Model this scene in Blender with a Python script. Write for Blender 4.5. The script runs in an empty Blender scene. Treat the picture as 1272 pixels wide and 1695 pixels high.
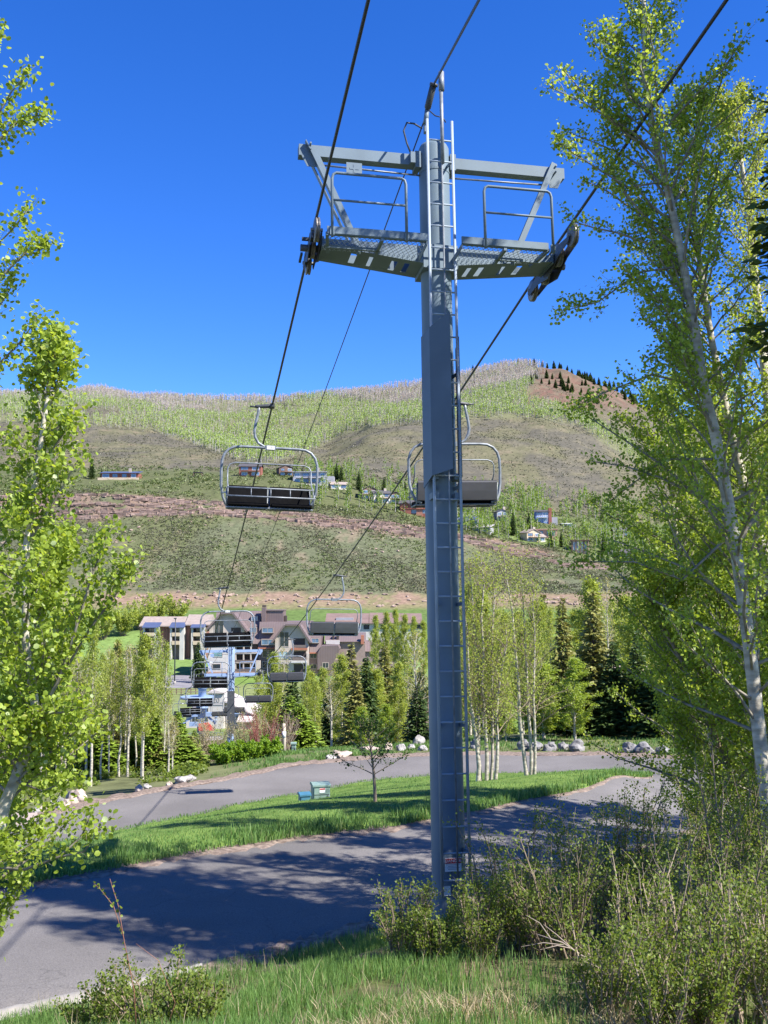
import bpy, math, random
import numpy as np
from mathutils import Vector, Matrix, noise as mnoise

# ------------------------------------------------------------------ camera, sky, sun, exposure
scene = bpy.context.scene
COL = scene.collection
rad = math.radians
F, CX, CY, PITCH = 1673.0, 636.0, 847.5, rad(4.53)

cam_d = bpy.data.cameras.new("camera")
cam = bpy.data.objects.new("camera", cam_d)
COL.objects.link(cam)
cam.location = (0, 0, 0)
cam.rotation_euler = (math.pi / 2 + PITCH, 0, 0)
cam_d.sensor_fit = 'HORIZONTAL'
cam_d.sensor_width = 36.0
cam_d.lens = 36.0 * F / 1272.0
cam_d.clip_start = 0.05
cam_d.clip_end = 6000
scene.camera = cam

SUN_AZ, SUN_EL = rad(62), rad(48)      # azimuth: degrees to the right of straight behind the camera
to_sun = Vector((math.sin(SUN_AZ) * math.cos(SUN_EL), -math.cos(SUN_AZ) * math.cos(SUN_EL), math.sin(SUN_EL)))
sun_d = bpy.data.lights.new("sun", 'SUN')
sun = bpy.data.objects.new("sun", sun_d)
COL.objects.link(sun)
sun.rotation_euler = to_sun.to_track_quat('Z', 'Y').to_euler()
sun_d.energy = 5.0
sun_d.angle = rad(0.5)
sun_d.color = (1.0, 0.95, 0.88)

world = bpy.data.worlds.new("World")
scene.world = world
world.use_nodes = True
wn, wl = world.node_tree.nodes, world.node_tree.links
wn.clear()
w_out = wn.new('ShaderNodeOutputWorld')
w_bg = wn.new('ShaderNodeBackground')
w_sky = wn.new('ShaderNodeTexSky')
w_sky.sky_type = 'NISHITA'
w_sky.sun_disc = False
w_sky.sun_elevation = SUN_EL
w_sky.sun_rotation = math.pi - SUN_AZ
w_sky.altitude = 2500
w_sky.air_density = 1.0
w_sky.dust_density = 0.1
w_sky.ozone_density = 5.0
w_hs = wn.new('ShaderNodeHueSaturation')
w_hs.inputs['Hue'].default_value = 0.516
w_hs.inputs['Saturation'].default_value = 1.27
w_bg.inputs['Strength'].default_value = 0.122
wl.new(w_sky.outputs[0], w_hs.inputs['Color'])
wl.new(w_hs.outputs[0], w_bg.inputs['Color'])
wl.new(w_bg.outputs[0], w_out.inputs['Surface'])

scene.view_settings.view_transform = 'Standard'
scene.view_settings.look = 'None'
scene.view_settings.gamma = 1
scene.view_settings.exposure = 1.25
scene.cycles.max_bounces = 6
scene.cycles.transparent_max_bounces = 4

# ------------------------------------------------------------------ view rays (photograph is 1272 x 1695)
CP, SP = math.cos(PITCH), math.sin(PITCH)
def at(px, py, D):
    a = (px - CX) / F
    b = (CY - py) / F
    k = D / (CP - b * SP)
    return Vector((a * k, D, (SP + b * CP) * k))
def zof(py, D):
    b = (CY - py) / F
    return D * (SP + b * CP) / (CP - b * SP)
def project(x, y, z):
    f = y * CP + z * SP
    u = -y * SP + z * CP
    f = np.maximum(f, 1e-3)
    return CX + F * x / f, CY - F * u / f

# ------------------------------------------------------------------ numpy noise
_rs = np.random.RandomState(7)
_PERM = _rs.rand(256, 256)
def vnoise(x, y):
    x = np.asarray(x, float); y = np.asarray(y, float)
    xi = np.floor(x).astype(int); yi = np.floor(y).astype(int)
    fx = x - xi; fy = y - yi
    fx = fx * fx * (3 - 2 * fx); fy = fy * fy * (3 - 2 * fy)
    g = lambda i, j: _PERM[i & 255, j & 255]
    return (g(xi, yi) * (1 - fx) + g(xi + 1, yi) * fx) * (1 - fy) + (g(xi, yi + 1) * (1 - fx) + g(xi + 1, yi + 1) * fx) * fy
def fbm(x, y, o=4):
    s, a, t = 0, 1.0, 0
    for i in range(o):
        s = s + a * vnoise(x * 2 ** i + 17.3 * i, y * 2 ** i + 5.1 * i); t += a; a *= 0.55
    return s / t                                  # 0..1
def sstep(e0, e1, x):
    t = np.clip((x - e0) / (e1 - e0), 0, 1)
    return t * t * (3 - 2 * t)

# ------------------------------------------------------------------ terrain heights
def pchip(xs, ys, xq):
    xs = np.asarray(xs, float); ys = np.asarray(ys, float); xq = np.clip(xq, xs[0], xs[-1])
    h = np.diff(xs); d = np.diff(ys) / h
    m = np.zeros(len(xs))
    for i in range(1, len(xs) - 1):
        if d[i - 1] * d[i] > 0:
            w1 = 2 * h[i] + h[i - 1]; w2 = h[i] + 2 * h[i - 1]
            m[i] = (w1 + w2) / (w1 / d[i - 1] + w2 / d[i])
    m[0] = d[0]; m[-1] = d[-1]
    i = np.clip(np.searchsorted(xs, xq) - 1, 0, len(h) - 1)
    t = (xq - xs[i]) / h[i]
    return ((1 + 2 * t) * (1 - t) ** 2 * ys[i] + t * (1 - t) ** 2 * h[i] * m[i]
            + t * t * (3 - 2 * t) * ys[i + 1] + t * t * (t - 1) * h[i] * m[i + 1])

PXN = [-300, 0, 170, 330, 500, 640, 800, 1000, 1130, 1272, 1600]
E1D = [11.6, 12.8, 13.6, 14.7, 15.8, 16.8, 18.4, 21.3, 24.0, 27.0, 33.0]      # drive, near edge
E1Y = [1750, 1678, 1640, 1602, 1560, 1522, 1480, 1425, 1382, 1345, 1300]
E2D = [17.6, 19.3, 20.3, 21.6, 22.9, 23.8, 25.6, 30.0, 36.0, 38.0, 40.0]      # drive, far edge
E2Y = [1525, 1480, 1452, 1420, 1393, 1378, 1348, 1306, 1290, 1285, 1278]
E3D = [33.0, 35.8, 37.6, 40.7, 44.5, 47.0, 48.0, 46.0, 41.5, 41.0, 42.0]      # street, near edge
E3Y = [1470, 1415, 1385, 1350, 1316, 1291, 1282, 1281, 1272, 1274, 1272]
E4D = [36.0, 39.6, 43.4, 46.6, 50.6, 53.0, 54.0, 51.5, 48.0, 45.0, 45.0]      # street, far edge
E4Y = [1430, 1372, 1330, 1300, 1267, 1254, 1249, 1250, 1256, 1262, 1266]
def edge(E, px): return np.interp(px, PXN, E)

PXF = [-300, 0, 130, 250, 330, 450, 530, 640, 760, 880, 1000, 1100, 1272, 1700]
FAR = {   # depth: image height of the ground in each far column
    300: [1092] * 14,
    340: [1040] * 14,
    375: [1007] * 14,
    393: [984, 984, 984, 982, 982, 982, 983, 985, 988, 990, 992, 995, 998, 1000],
    430: [915, 915, 912, 915, 917, 925, 928, 935, 944, 955, 965, 970, 975, 975],
    470: [866, 866, 862, 855, 853, 866, 874, 885, 897, 922, 945, 952, 955, 955],
    484: [826, 822, 820, 823, 830, 846, 856, 868, 884, 908, 935, 942, 945, 945],
    510: [808, 806, 806, 806, 808, 820, 828, 842, 866, 892, 910, 915, 920, 920],
    545: [790, 788, 792, 790, 790, 792, 800, 822, 852, 870, 885, 890, 890, 890],
    600: [770, 770, 772, 774, 775, 777, 783, 800, 828, 842, 855, 860, 860, 860],
    680: [745, 745, 748, 752, 757, 762, 766, 762, 775, 785, 800, 815, 820, 820],
    780: [720, 720, 724, 732, 740, 748, 748, 722, 724, 728, 755, 790, 800, 800],
    900: [700, 700, 702, 712, 722, 730, 735, 703, 690, 692, 722, 765, 780, 780],
    1050: [682, 680, 682, 690, 700, 706, 700, 684, 668, 655, 692, 730, 750, 750],
    1200: [668, 665, 664, 672, 678, 684, 672, 664, 643, 625, 655, 700, 725, 730],
    1330: [664, 661, 656, 664, 664, 668, 656, 649, 628, 608, 640, 685, 712, 720],
    1600: [700, 700, 700, 700, 700, 705, 700, 690, 680, 660, 690, 720, 750, 750],
    2400: [880] * 14,
}
Dt = np.concatenate([np.arange(-40, 4, 1.0), np.arange(4, 60, 0.25), np.arange(60, 150, 1.0), np.arange(150, 620, 3.0), np.arange(620, 2401, 10.0)])
Ut = np.linspace(-0.75, 0.75, 451)
def _build_table():
    zc = np.zeros((len(PXN), len(Dt)))
    for i, px in enumerate(PXN):
        e1, e2, e3, e4 = E1D[i], E2D[i], E3D[i], E4D[i]
        z1, z2, z3, z4 = zof(E1Y[i], e1), zof(E2Y[i], e2), zof(E3Y[i], e3), zof(E4Y[i], e4)
        if px > 1060:
            z2 = z1 + (zof(E4Y[i], e4) - z1) * (e2 - e1) / (e4 - e1); z3 = z1 + (z4 - z1) * (e3 - e1) / (e4 - e1)
        ks = [(-40, 9.4), (4, -2.6), (8.5, -3.72)]
        if e1 > 14.5: ks.append((e1 - 3.2, z1 + 0.62))
        ks += [(e1 - 0.9, z1 + .06), (e1, z1), (e2, z2), (e2 + 1.2, z2 - .03), (e3 - 1.2, z3 + .06), (e3, z3), (e4, z4), (e4 + 3.5, z4 - 0.1)]
        ks += [(76, -12.7), (100, -15.8), (135, -18.7), (175, -20.6), (225, -21.6), (262, -21.6)]
        if px > 700: ks[-6] = (76, -10.5 - 0.0 * px)
        ks.sort()
        zc[i] = pchip([k[0] for k in ks], [k[1] for k in ks], Dt)
    fD = sorted(FAR)
    zf = np.zeros((len(PXF), len(Dt)))
    for i, px in enumerate(PXF):
        ks = [(262, -21.6)] + [(d, zof(FAR[d][i], d)) for d in fD]
        zf[i] = pchip([k[0] for k in ks], [k[1] for k in ks], Dt)
    un = (np.array(PXN) - CX) / F; uf = (np.array(PXF) - CX) / F
    Z = np.zeros((len(Ut), len(Dt)))
    for j, D in enumerate(Dt):
        Z[:, j] = pchip(un, zc[:, j], Ut) if D <= 262 else pchip(uf, zf[:, j], Ut)
    return Z
ZT = _build_table()
def hbase(x, D):
    x = np.asarray(x, float); D = np.asarray(D, float)
    u = np.clip(x / np.maximum(D, 4.0), Ut[0], Ut[-1])
    Dq = np.clip(D, Dt[0], Dt[-1] - 1e-6)
    j = np.clip(np.searchsorted(Dt, Dq, side='right') - 1, 0, len(Dt) - 2)
    fj = (Dq - Dt[j]) / (Dt[j + 1] - Dt[j])
    ui = (u - Ut[0]) / (Ut[1] - Ut[0]); i = np.clip(ui.astype(int), 0, len(Ut) - 2); fi = ui - i
    return (ZT[i, j] * (1 - fi) + ZT[i + 1, j] * fi) * (1 - fj) + (ZT[i, j + 1] * (1 - fi) + ZT[i + 1, j + 1] * fi) * fj
def height(x, D):
    z = hbase(x, D); D = np.asarray(D, float); x = np.asarray(x, float)
    a = sstep(62, 140, D) * 0.25 + sstep(380, 480, D) * 2.2 + sstep(600, 900, D) * 7.0
    n = (fbm(x / 60 + 3, D / 90 + 9, 4) - 0.5) * 2
    n2 = (fbm(x / 9, D / 9, 3) - 0.5) * 2
    return z + a * n + n2 * (sstep(375, 420, D) * 0.8)
def hz(x, D): return float(height(np.array([x]), np.array([D]))[0])
def ground(px, D):
    """world point on the terrain in the vertical plane of image column px"""
    x = (px - CX) / F * D
    for _ in range(3):
        z = hz(x, D); x = (px - CX) / F * (D * CP + z * SP)
    return Vector((x, D, hz(x, D)))

# ------------------------------------------------------------------ object helpers
def tag(o, label=None, cat=None, group=None, kind=None):
    if label: o['label'] = label
    if cat: o['category'] = cat
    if group: o['group'] = group
    if kind: o['kind'] = kind
    return o
def empty(name, loc, label=None, cat=None, group=None, rz=0.0):
    o = bpy.data.objects.new(name, None); COL.objects.link(o)
    o.empty_display_size = 0.3
    o.location = loc; o.rotation_euler = (0, 0, rz)
    return tag(o, label, cat, group)
def link(name, me, parent=None, loc=None):
    o = bpy.data.objects.new(name, me); COL.objects.link(o)
    if parent: o.parent = parent
    if loc is not None: o.location = loc
    return o
def copy_tree(o, parent=None):
    c = o.copy(); COL.objects.link(c)
    if parent: c.parent = parent
    for ch in list(o.children): copy_tree(ch, c)
    return c

class MB:
    def __init__(s): s.v, s.f, s.sm = [], [], []
    def add(s, vs, fs, smooth=False):
        n = len(s.v); s.v += [tuple(v) for v in vs]
        for f in fs: s.f.append([i + n for i in f]); s.sm.append(smooth)
        return s
    def box(s, c, size, ax=None):
        c = Vector(c); hx, hy, hz_ = size[0] / 2, size[1] / 2, size[2] / 2
        if ax is None: ax = (Vector((1, 0, 0)), Vector((0, 1, 0)), Vector((0, 0, 1)))
        vs = [c + ax[0] * (i * hx) + ax[1] * (j * hy) + ax[2] * (k * hz_) for k in (-1, 1) for j in (-1, 1) for i in (-1, 1)]
        return s.add(vs, [(0, 2, 3, 1), (4, 5, 7, 6), (0, 1, 5, 4), (1, 3, 7, 5), (3, 2, 6, 7), (2, 0, 4, 6)])
    def beam(s, p0, p1, w, h, up=(0, 0, 1)):
        p0, p1 = Vector(p0), Vector(p1); d = (p1 - p0); L = d.length; d.normalize()
        side = d.cross(Vector(up))
        if side.length < 1e-4: side = d.cross(Vector((1, 0, 0)))
        side.normalize(); u = side.cross(d)
        return s.box((p0 + p1) / 2, (L, w, h), (d, side, u))
    def tube(s, pts, r, seg=8, caps=True, smooth=True):
        pts = [Vector(p) for p in pts]; n = len(pts)
        rs = r if isinstance(r, (list, tuple)) else [r] * n
        t0 = (pts[1] - pts[0]).normalized()
        a = Vector((0, 0, 1)) if abs(t0.z) < 0.9 else Vector((1, 0, 0))
        nrm = t0.cross(a).normalized(); vs = []
        for i in range(n):
            t = (pts[min(i + 1, n - 1)] - pts[max(i - 1, 0)]).normalized()
            nrm = (nrm - t * nrm.dot(t))
            nrm = nrm.normalized() if nrm.length > 1e-6 else t.orthogonal().normalized()
            b = t.cross(nrm)
            for k in range(seg):
                an = 2 * math.pi * k / seg
                vs.append(pts[i] + nrm * (math.cos(an) * rs[i]) + b * (math.sin(an) * rs[i]))
        fs = [(i * seg + k, i * seg + (k + 1) % seg, (i + 1) * seg + (k + 1) % seg, (i + 1) * seg + k) for i in range(n - 1) for k in range(seg)]
        s.add(vs, fs, smooth)
        if caps:
            m = len(s.v) - len(vs)
            s.f.append([m + k for k in range(seg)][::-1]); s.sm.append(False)
            s.f.append([m + (n - 1) * seg + k for k in range(seg)]); s.sm.append(False)
        return s
    def lathe(s, c, axis, prof, seg=20):
        """prof: (offset along axis, radius) list"""
        c = Vector(c); axis = Vector(axis).normalized(); a = axis.orthogonal().normalized(); b = axis.cross(a)
        vs = [c + axis * o + (a * math.cos(2 * math.pi * k / seg) + b * math.sin(2 * math.pi * k / seg)) * r for o, r in prof for k in range(seg)]
        n = len(prof)
        fs = [(i * seg + k, i * seg + (k + 1) % seg, (i + 1) * seg + (k + 1) % seg, (i + 1) * seg + k) for i in range(n - 1) for k in range(seg)]
        s.add(vs, fs, True); m = len(s.v) - len(vs)
        s.f.append([m + k for k in range(seg)][::-1]); s.sm.append(False)
        s.f.append([m + (n - 1) * seg + k for k in range(seg)]); s.sm.append(False)
        return s
    def prism(s, poly, o, ex, ey, ez, depth):
        """polygon (a,b) in the plane ex,ey at o, pushed along ez by depth"""
        o, ex, ey, ez = Vector(o), Vector(ex), Vector(ey), Vector(ez); n = len(poly)
        vs = [o + ex * a + ey * b for a, b in poly] + [o + ex * a + ey * b + ez * depth for a, b in poly]
        fs = [list(range(n))[::-1], list(range(n, 2 * n))] + [(i, (i + 1) % n, n + (i + 1) % n, n + i) for i in range(n)]
        return s.add(vs, fs)
    def rock(s, c, size, seed, sub=2):
        import bmesh
        bm = bmesh.new(); bmesh.ops.create_icosphere(bm, subdivisions=sub, radius=1)
        r = random.Random(seed); off = Vector((r.uniform(-50, 50), r.uniform(-50, 50), r.uniform(-50, 50)))
        rot = Matrix.Rotation(r.uniform(0, 6.28), 3, 'Z')
        vs = []
        for v in bm.verts:
            k = .95 + 0.55 * mnoise.noise(v.co * 1.1 + off) + 0.22 * mnoise.noise(v.co * 2.7 + off)
            p = v.co * k
            p = Vector((p.x * size[0], p.y * size[1], p.z * size[2]))
            vs.append(Vector(c) + rot @ p)
        fs = [[v.index for v in f.verts] for f in bm.faces]
        bm.free()
        return s.add(vs, fs, False)
    def build(s, name, mat, parent=None, loc=None):
        me = bpy.data.meshes.new(name); me.from_pydata(s.v, [], s.f)
        me.polygons.foreach_set('use_smooth', s.sm)
        if mat: me.materials.append(mat)
        me.update()
        return link(name, me, parent, loc)

def multi(V, faces):
    """V (n,K,3) many little pieces, faces: index template -> mesh data arrays"""
    n, K, _ = V.shape
    lens = [len(f) for f in faces]; flat = np.array([i for f in faces for i in f])
    loops = (flat[None, :] + (np.arange(n) * K)[:, None]).ravel()
    starts = (np.cumsum([0] + lens[:-1])[None, :] + (np.arange(n) * len(flat))[:, None]).ravel()
    return V.reshape(-1, 3), loops, starts, np.tile(lens, n)
def np_mesh(name, packs, mat, smooth=False):
    vs, ls, ss, ns, vo, lo = [], [], [], [], 0, 0
    for v, l, s_, n_ in packs:
        vs.append(v); ls.append(l + vo); ss.append(s_ + lo); ns.append(n_); vo += len(v); lo += len(l)
    v = np.concatenate(vs).astype(np.float32); l = np.concatenate(ls).astype(np.int32); s_ = np.concatenate(ss).astype(np.int32)
    me = bpy.data.meshes.new(name)
    me.vertices.add(len(v)); me.vertices.foreach_set('co', v.ravel())
    me.loops.add(len(l)); me.loops.foreach_set('vertex_index', l)
    me.polygons.add(len(s_)); me.polygons.foreach_set('loop_start', s_)
    if smooth: me.polygons.foreach_set('use_smooth', np.ones(len(s_), bool))
    me.update(calc_edges=True); me.validate()
    if mat: me.materials.append(mat)
    return me

# ------------------------------------------------------------------ materials
def nodes_of(m):
    m.use_nodes = True
    return m.node_tree.nodes, m.node_tree.links
_mc = {}
def mat(name, c, rough=0.7, var=0.12, scale=6.0, metal=0.0, bump=0.0, spec=0.4, c2=None, stretch=None, detail=5):
    if name in _mc: return _mc[name]
    m = bpy.data.materials.new(name); n, l = nodes_of(m)
    b = n['Principled BSDF']; b.inputs['Roughness'].default_value = rough; b.inputs['Metallic'].default_value = metal
    b.inputs['Specular IOR Level'].default_value = spec
    tc = n.new('ShaderNodeTexCoord'); mp = n.new('ShaderNodeMapping'); nz = n.new('ShaderNodeTexNoise')
    nz.inputs['Scale'].default_value = scale; nz.inputs['Detail'].default_value = detail
    if stretch: mp.inputs['Scale'].default_value = stretch
    l.new(tc.outputs['Object'], mp.inputs[0]); l.new(mp.outputs[0], nz.inputs['Vector'])
    cr = n.new('ShaderNodeValToRGB'); cr.color_ramp.elements[0].position = 0.32; cr.color_ramp.elements[1].position = 0.68
    ca = [x * (1 - var) for x in c]; cb = [min(1, x * (1 + var)) for x in c] if c2 is None else c2
    cr.color_ramp.elements[0].color = (*ca, 1); cr.color_ramp.elements[1].color = (*cb, 1)
    l.new(nz.outputs['Fac'], cr.inputs[0]); l.new(cr.outputs[0], b.inputs['Base Color'])
    if bump:
        bp = n.new('ShaderNodeBump'); bp.inputs['Strength'].default_value = bump; bp.inputs['Distance'].default_value = 0.05
        l.new(nz.outputs['Fac'], bp.inputs['Height']); l.new(bp.outputs[0], b.inputs['Normal'])
    _mc[name] = m
    return m
def leafmat(name, ca, cb, cc=None, trans=0.55, rough=0.5):
    if name in _mc: return _mc[name]
    m = bpy.data.materials.new(name); n, l = nodes_of(m)
    b = n['Principled BSDF']; b.inputs['Roughness'].default_value = rough; b.inputs['Specular IOR Level'].default_value = 0.35
    g = n.new('ShaderNodeNewGeometry'); cr = n.new('ShaderNodeValToRGB')
    cr.color_ramp.elements[0].color = (*ca, 1); cr.color_ramp.elements[1].color = (*cb, 1)
    if cc:
        e = cr.color_ramp.elements.new(0.93); e.color = (*cb, 1); cr.color_ramp.elements[-1].color = (*cc, 1)
    l.new(g.outputs['Random Per Island'], cr.inputs[0]); l.new(cr.outputs[0], b.inputs['Base Color'])
    t = n.new('ShaderNodeBsdfTranslucent'); mx = n.new('ShaderNodeMixShader'); mx.inputs[0].default_value = trans
    mul = n.new('ShaderNodeMix'); mul.data_type = 'RGBA'; mul.blend_type = 'MULTIPLY'; mul.inputs[0].default_value = 1.0
    mul.inputs[7].default_value = (1.25, 1.15, 0.55, 1)
    l.new(cr.outputs[0], mul.inputs[6]); l.new(mul.outputs[2], t.inputs['Color'])
    l.new(b.outputs[0], mx.inputs[1]); l.new(t.outputs[0], mx.inputs[2])
    l.new(mx.outputs[0], n['Material Output'].inputs['Surface'])
    _mc[name] = m
    return m

M_STEEL = mat('painted_steel', (0.130, 0.175, 0.210), 0.5, 0.12, 1.5, spec=0.25)
M_STEEL_DARK = mat('dark_slate_steel', (0.085, 0.115, 0.145), 0.5, 0.12, 1.5, spec=0.25)  # darker steel tone, used on the ladder guard
M_LADDER = mat('light_grey_paint', (0.27, 0.32, 0.37), 0.45, 0.12, 3.0, spec=0.3)
M_STEEL_BLUE = mat('pale_blue_steel', (0.22, 0.30, 0.44), 0.5, 0.08, 2.0, spec=0.25)
M_GALV = mat('galvanised_tube', (0.19, 0.21, 0.23), 0.45, 0.25, 9.0, metal=0.2)
M_DARK = mat('dark_steel', (0.05, 0.055, 0.06), 0.5, 0.2, 8.0)
M_BLACK = mat('black_vinyl', (0.004, 0.004, 0.0045), 0.75, 0.25, 5.0, bump=0.4, spec=0.06)
M_BACK_GLOSS = mat('grey_back_gloss', (0.075, 0.075, 0.085), 0.35, 0.15, 2.0, spec=0.5)  # grey tone stands in for sky gloss on the black vinyl backs
M_RUBBER = mat('rubber', (0.03, 0.03, 0.03), 0.6, 0.2, 10.0)
M_ROPE = mat('steel_rope', (0.035, 0.037, 0.042), 0.5, 0.3, 30.0)
M_WHITE = mat('white_paint', (0.75, 0.75, 0.73), 0.5, 0.05, 4.0)
M_RED = mat('sign_red', (0.42, 0.03, 0.03), 0.5, 0.05, 4.0)
M_BARK = mat('aspen_bark', (0.36, 0.325, 0.25), 0.8, 0.3, 5.0, bump=0.4, c2=(0.56, 0.52, 0.42), stretch=(1, 1, 2.2))
M_BARK2 = mat('pale_bark', (0.30, 0.27, 0.2), 0.85, 0.3, 6.0, bump=0.3, c2=(0.5, 0.46, 0.37), stretch=(1, 1, 2.0))  # plain pale bark of the lawn clumps and bend aspens
M_LIMB = mat('aspen_limb', (0.19, 0.165, 0.12), 0.85, 0.3, 8.0, c2=(0.30, 0.27, 0.21))
M_TWIG = mat('twig_bark', (0.22, 0.17, 0.12), 0.85, 0.3, 10.0)
M_SPRUCEBARK = mat('spruce_bark', (0.09, 0.06, 0.045), 0.9, 0.3, 6.0)
M_ROCK = mat('granite_boulder', (0.36, 0.32, 0.28), 0.9, 0.3, 2.5, bump=0.5, c2=(0.52, 0.48, 0.43))
L_ASPEN = leafmat('aspen_leaf', (0.20, 0.29, 0.03), (0.40, 0.51, 0.085), (0.52, 0.6, 0.32))
L_YOUNG = leafmat('young_leaf', (0.24, 0.31, 0.05), (0.43, 0.49, 0.12))
L_SPRUCE = leafmat('spruce_needle', (0.035, 0.065, 0.018), (0.09, 0.14, 0.035), trans=0.15)
L_FIR = leafmat('fir_needle', (0.13, 0.21, 0.02), (0.26, 0.36, 0.05), trans=0.2)
L_OLIVE = leafmat('olive_needle', (0.14, 0.15, 0.035), (0.27, 0.26, 0.075), trans=0.2)
L_SHRUB = leafmat('shrub_leaf', (0.10, 0.16, 0.025), (0.25, 0.32, 0.06))
L_GRASS = leafmat('grass_blade', (0.09, 0.185, 0.045), (0.19, 0.32, 0.095), (0.38, 0.39, 0.18), trans=0.4)
L_DRY = leafmat('dry_grass', (0.30, 0.24, 0.14), (0.50, 0.42, 0.28), trans=0.3, rough=0.8)
# ------------------------------------------------------------------ the ground sheet
def ground_colour(x, D, z):
    px, py = project(x, D, z)
    n1 = fbm(x / 7, D / 7, 4); n2 = fbm(x / 1.6 + 9, D / 1.6, 3); nb = fbm(x / 30 + 4, D / 45, 4); nf = fbm(x / 4.5, D / 14, 4)
    C = np.zeros(x.shape + (3,))
    def mixc(c, m):
        nonlocal C
        C = C * (1 - m[..., None]) + np.array(c) * m[..., None]
    one = np.ones_like(x)
    e1, e2, e3, e4 = edge(E1D, px), edge(E2D, px), edge(E3D, px), edge(E4D, px)
    # foreground bank: soil, litter and grass
    mixc((0.13, 0.10, 0.065), one)
    mixc((0.10, 0.13, 0.035), sstep(0.40, 0.62, n2 * .5 + n1 * .5) * 0.9)
    mixc((0.25, 0.20, 0.13), sstep(0.60, 0.75, n2) * 0.7)
    mixc((0.16, 0.125, 0.10), sstep(e1 - 1.3, e1 - 0.5, D) * sstep(300, 420, px))
    # beyond the street
    mixc((0.12, 0.13, 0.06), sstep(e4 + 1.2, e4 + 2.0, D + n1 * 2))
    mixc((0.15, 0.105, 0.08), sstep(e4 - 0.5, e4, D) * (1 - sstep(e4 + 0.8, e4 + 1.8, D + n1 * 1.5)))
    mixc((0.11, 0.12, 0.045), sstep(60, 75, D) * sstep(.4, .6, n1))
    mixc((0.13, 0.20, 0.045), sstep(120, 150, D))
    mixc((0.19, 0.19, 0.09), sstep(135, 150, D) * sstep(.45, .6, nb) * .6)
    mixc((0.14, 0.21, 0.06), sstep(255, 275, D))
    # pink cut bank under the slope
    bank = sstep(1011, 1006, py + (nf - .5) * 6) * (D > 340)
    mixc((0.24, 0.22, 0.11), bank)
    bank2 = sstep(1004, 998, py + (n1 - .5) * 16) * (D > 340) * sstep(120, 200, px)
    mixc((0.32, 0.22, 0.16), bank2 * sstep(.36, .56, n2 * .5 + n1 * .5))
    # sagebrush slope
    slope = sstep(985, 978, py + (n1 - .5) * 12) * (D > 340)
    mixc((0.145, 0.16, 0.09), slope)
    mixc((0.145, 0.16, 0.07), slope * sstep(.46, .62, nb) * .8)
    mixc((0.27, 0.215, 0.15), slope * sstep(.56, .70, n1 * .6 + nf * .4) * .75)
    # cliff band running down to the right
    cb = np.interp(px, PXF, FAR[470]); ct = np.interp(px, PXF, FAR[484])
    cliff = sstep(cb + 6, cb - 4, py + (n1 - .5) * 14) * sstep(ct - 12, ct + 2, py + (n2 - .5) * 8) * (D > 440) * (D < 520) * sstep(1050, 900, px)
    mixc((0.28, 0.195, 0.15), cliff * sstep(.40, .54, n1) * .9)
    strata = vnoise(z * 0.9 + n1 * 2.0, x / 60)
    mixc((0.21, 0.125, 0.10), cliff * sstep(.58, .72, strata) * .8)
    # green bench with the houses
    bench = sstep(ct - 3, ct - 9, py + (n1 - .5) * 8) * (D > 470)
    mixc((0.13, 0.145, 0.065), bench)
    mixc((0.15, 0.20, 0.065), bench * sstep(.42, .6, nb) * sstep(700, 860, px))
    # bare sage mountain
    up = sstep(577, 605, D + (nb - .5) * 30)
    mixc((0.135, 0.125, 0.095), up)
    mixc((0.17, 0.165, 0.085), up * sstep(.45, .6, nb) * .7)
    mixc((0.22, 0.165, 0.12), up * sstep(.60, .72, n1 * .5 + nb * .5) * .8)
    wood = up * wood_mask(px, py, D)
    mixc((0.19, 0.195, 0.105), wood)
    red = up * sstep(862, 900, px + (py - 650) * .4) * sstep(705, 660, py) * (D > 900)
    mixc((0.15, 0.115, 0.08), red)
    mixc((0.20, 0.115, 0.085), red * sstep(.44, .56, nf) * sstep(685, 660, py))
    tan = sstep(.5, .62, n1) * up * .35
    mixc((0.26, 0.23, 0.15), tan * (1 - wood))
    return C

def wood_mask(px, py, D):
    """where the aspen wood grows on the mountain (world cover, seen in map columns)"""
    dome = np.interp(px, [100, 250, 350, 430, 525, 570, 640, 760, 880, 960, 1000, 1060, 1272], [700, 712, 745, 775, 742, 720, 703, 694, 692, 705, 735, 770, 780])
    m = sstep(dome + 3, dome - 4, py) * (D > 640)
    bald = np.exp(-((px - 150) / 60) ** 2 - ((py - 683) / 7.0) ** 2) + np.exp(-((px - 330) / 60) ** 2 - ((py - 676 - (px - 330) * .12) / 4.0) ** 2)
    m = m * (1 - np.clip(bald * 1.4, 0, 1))
    redzone = sstep(850, 880, px + (py - 640) * .35) * sstep(dome - 38, dome - 28, -(-py)) * 0
    rz = sstep(862, 890, px + (py - 650) * .4) * (py < dome - 26)
    return m * (1 - rz)

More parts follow.
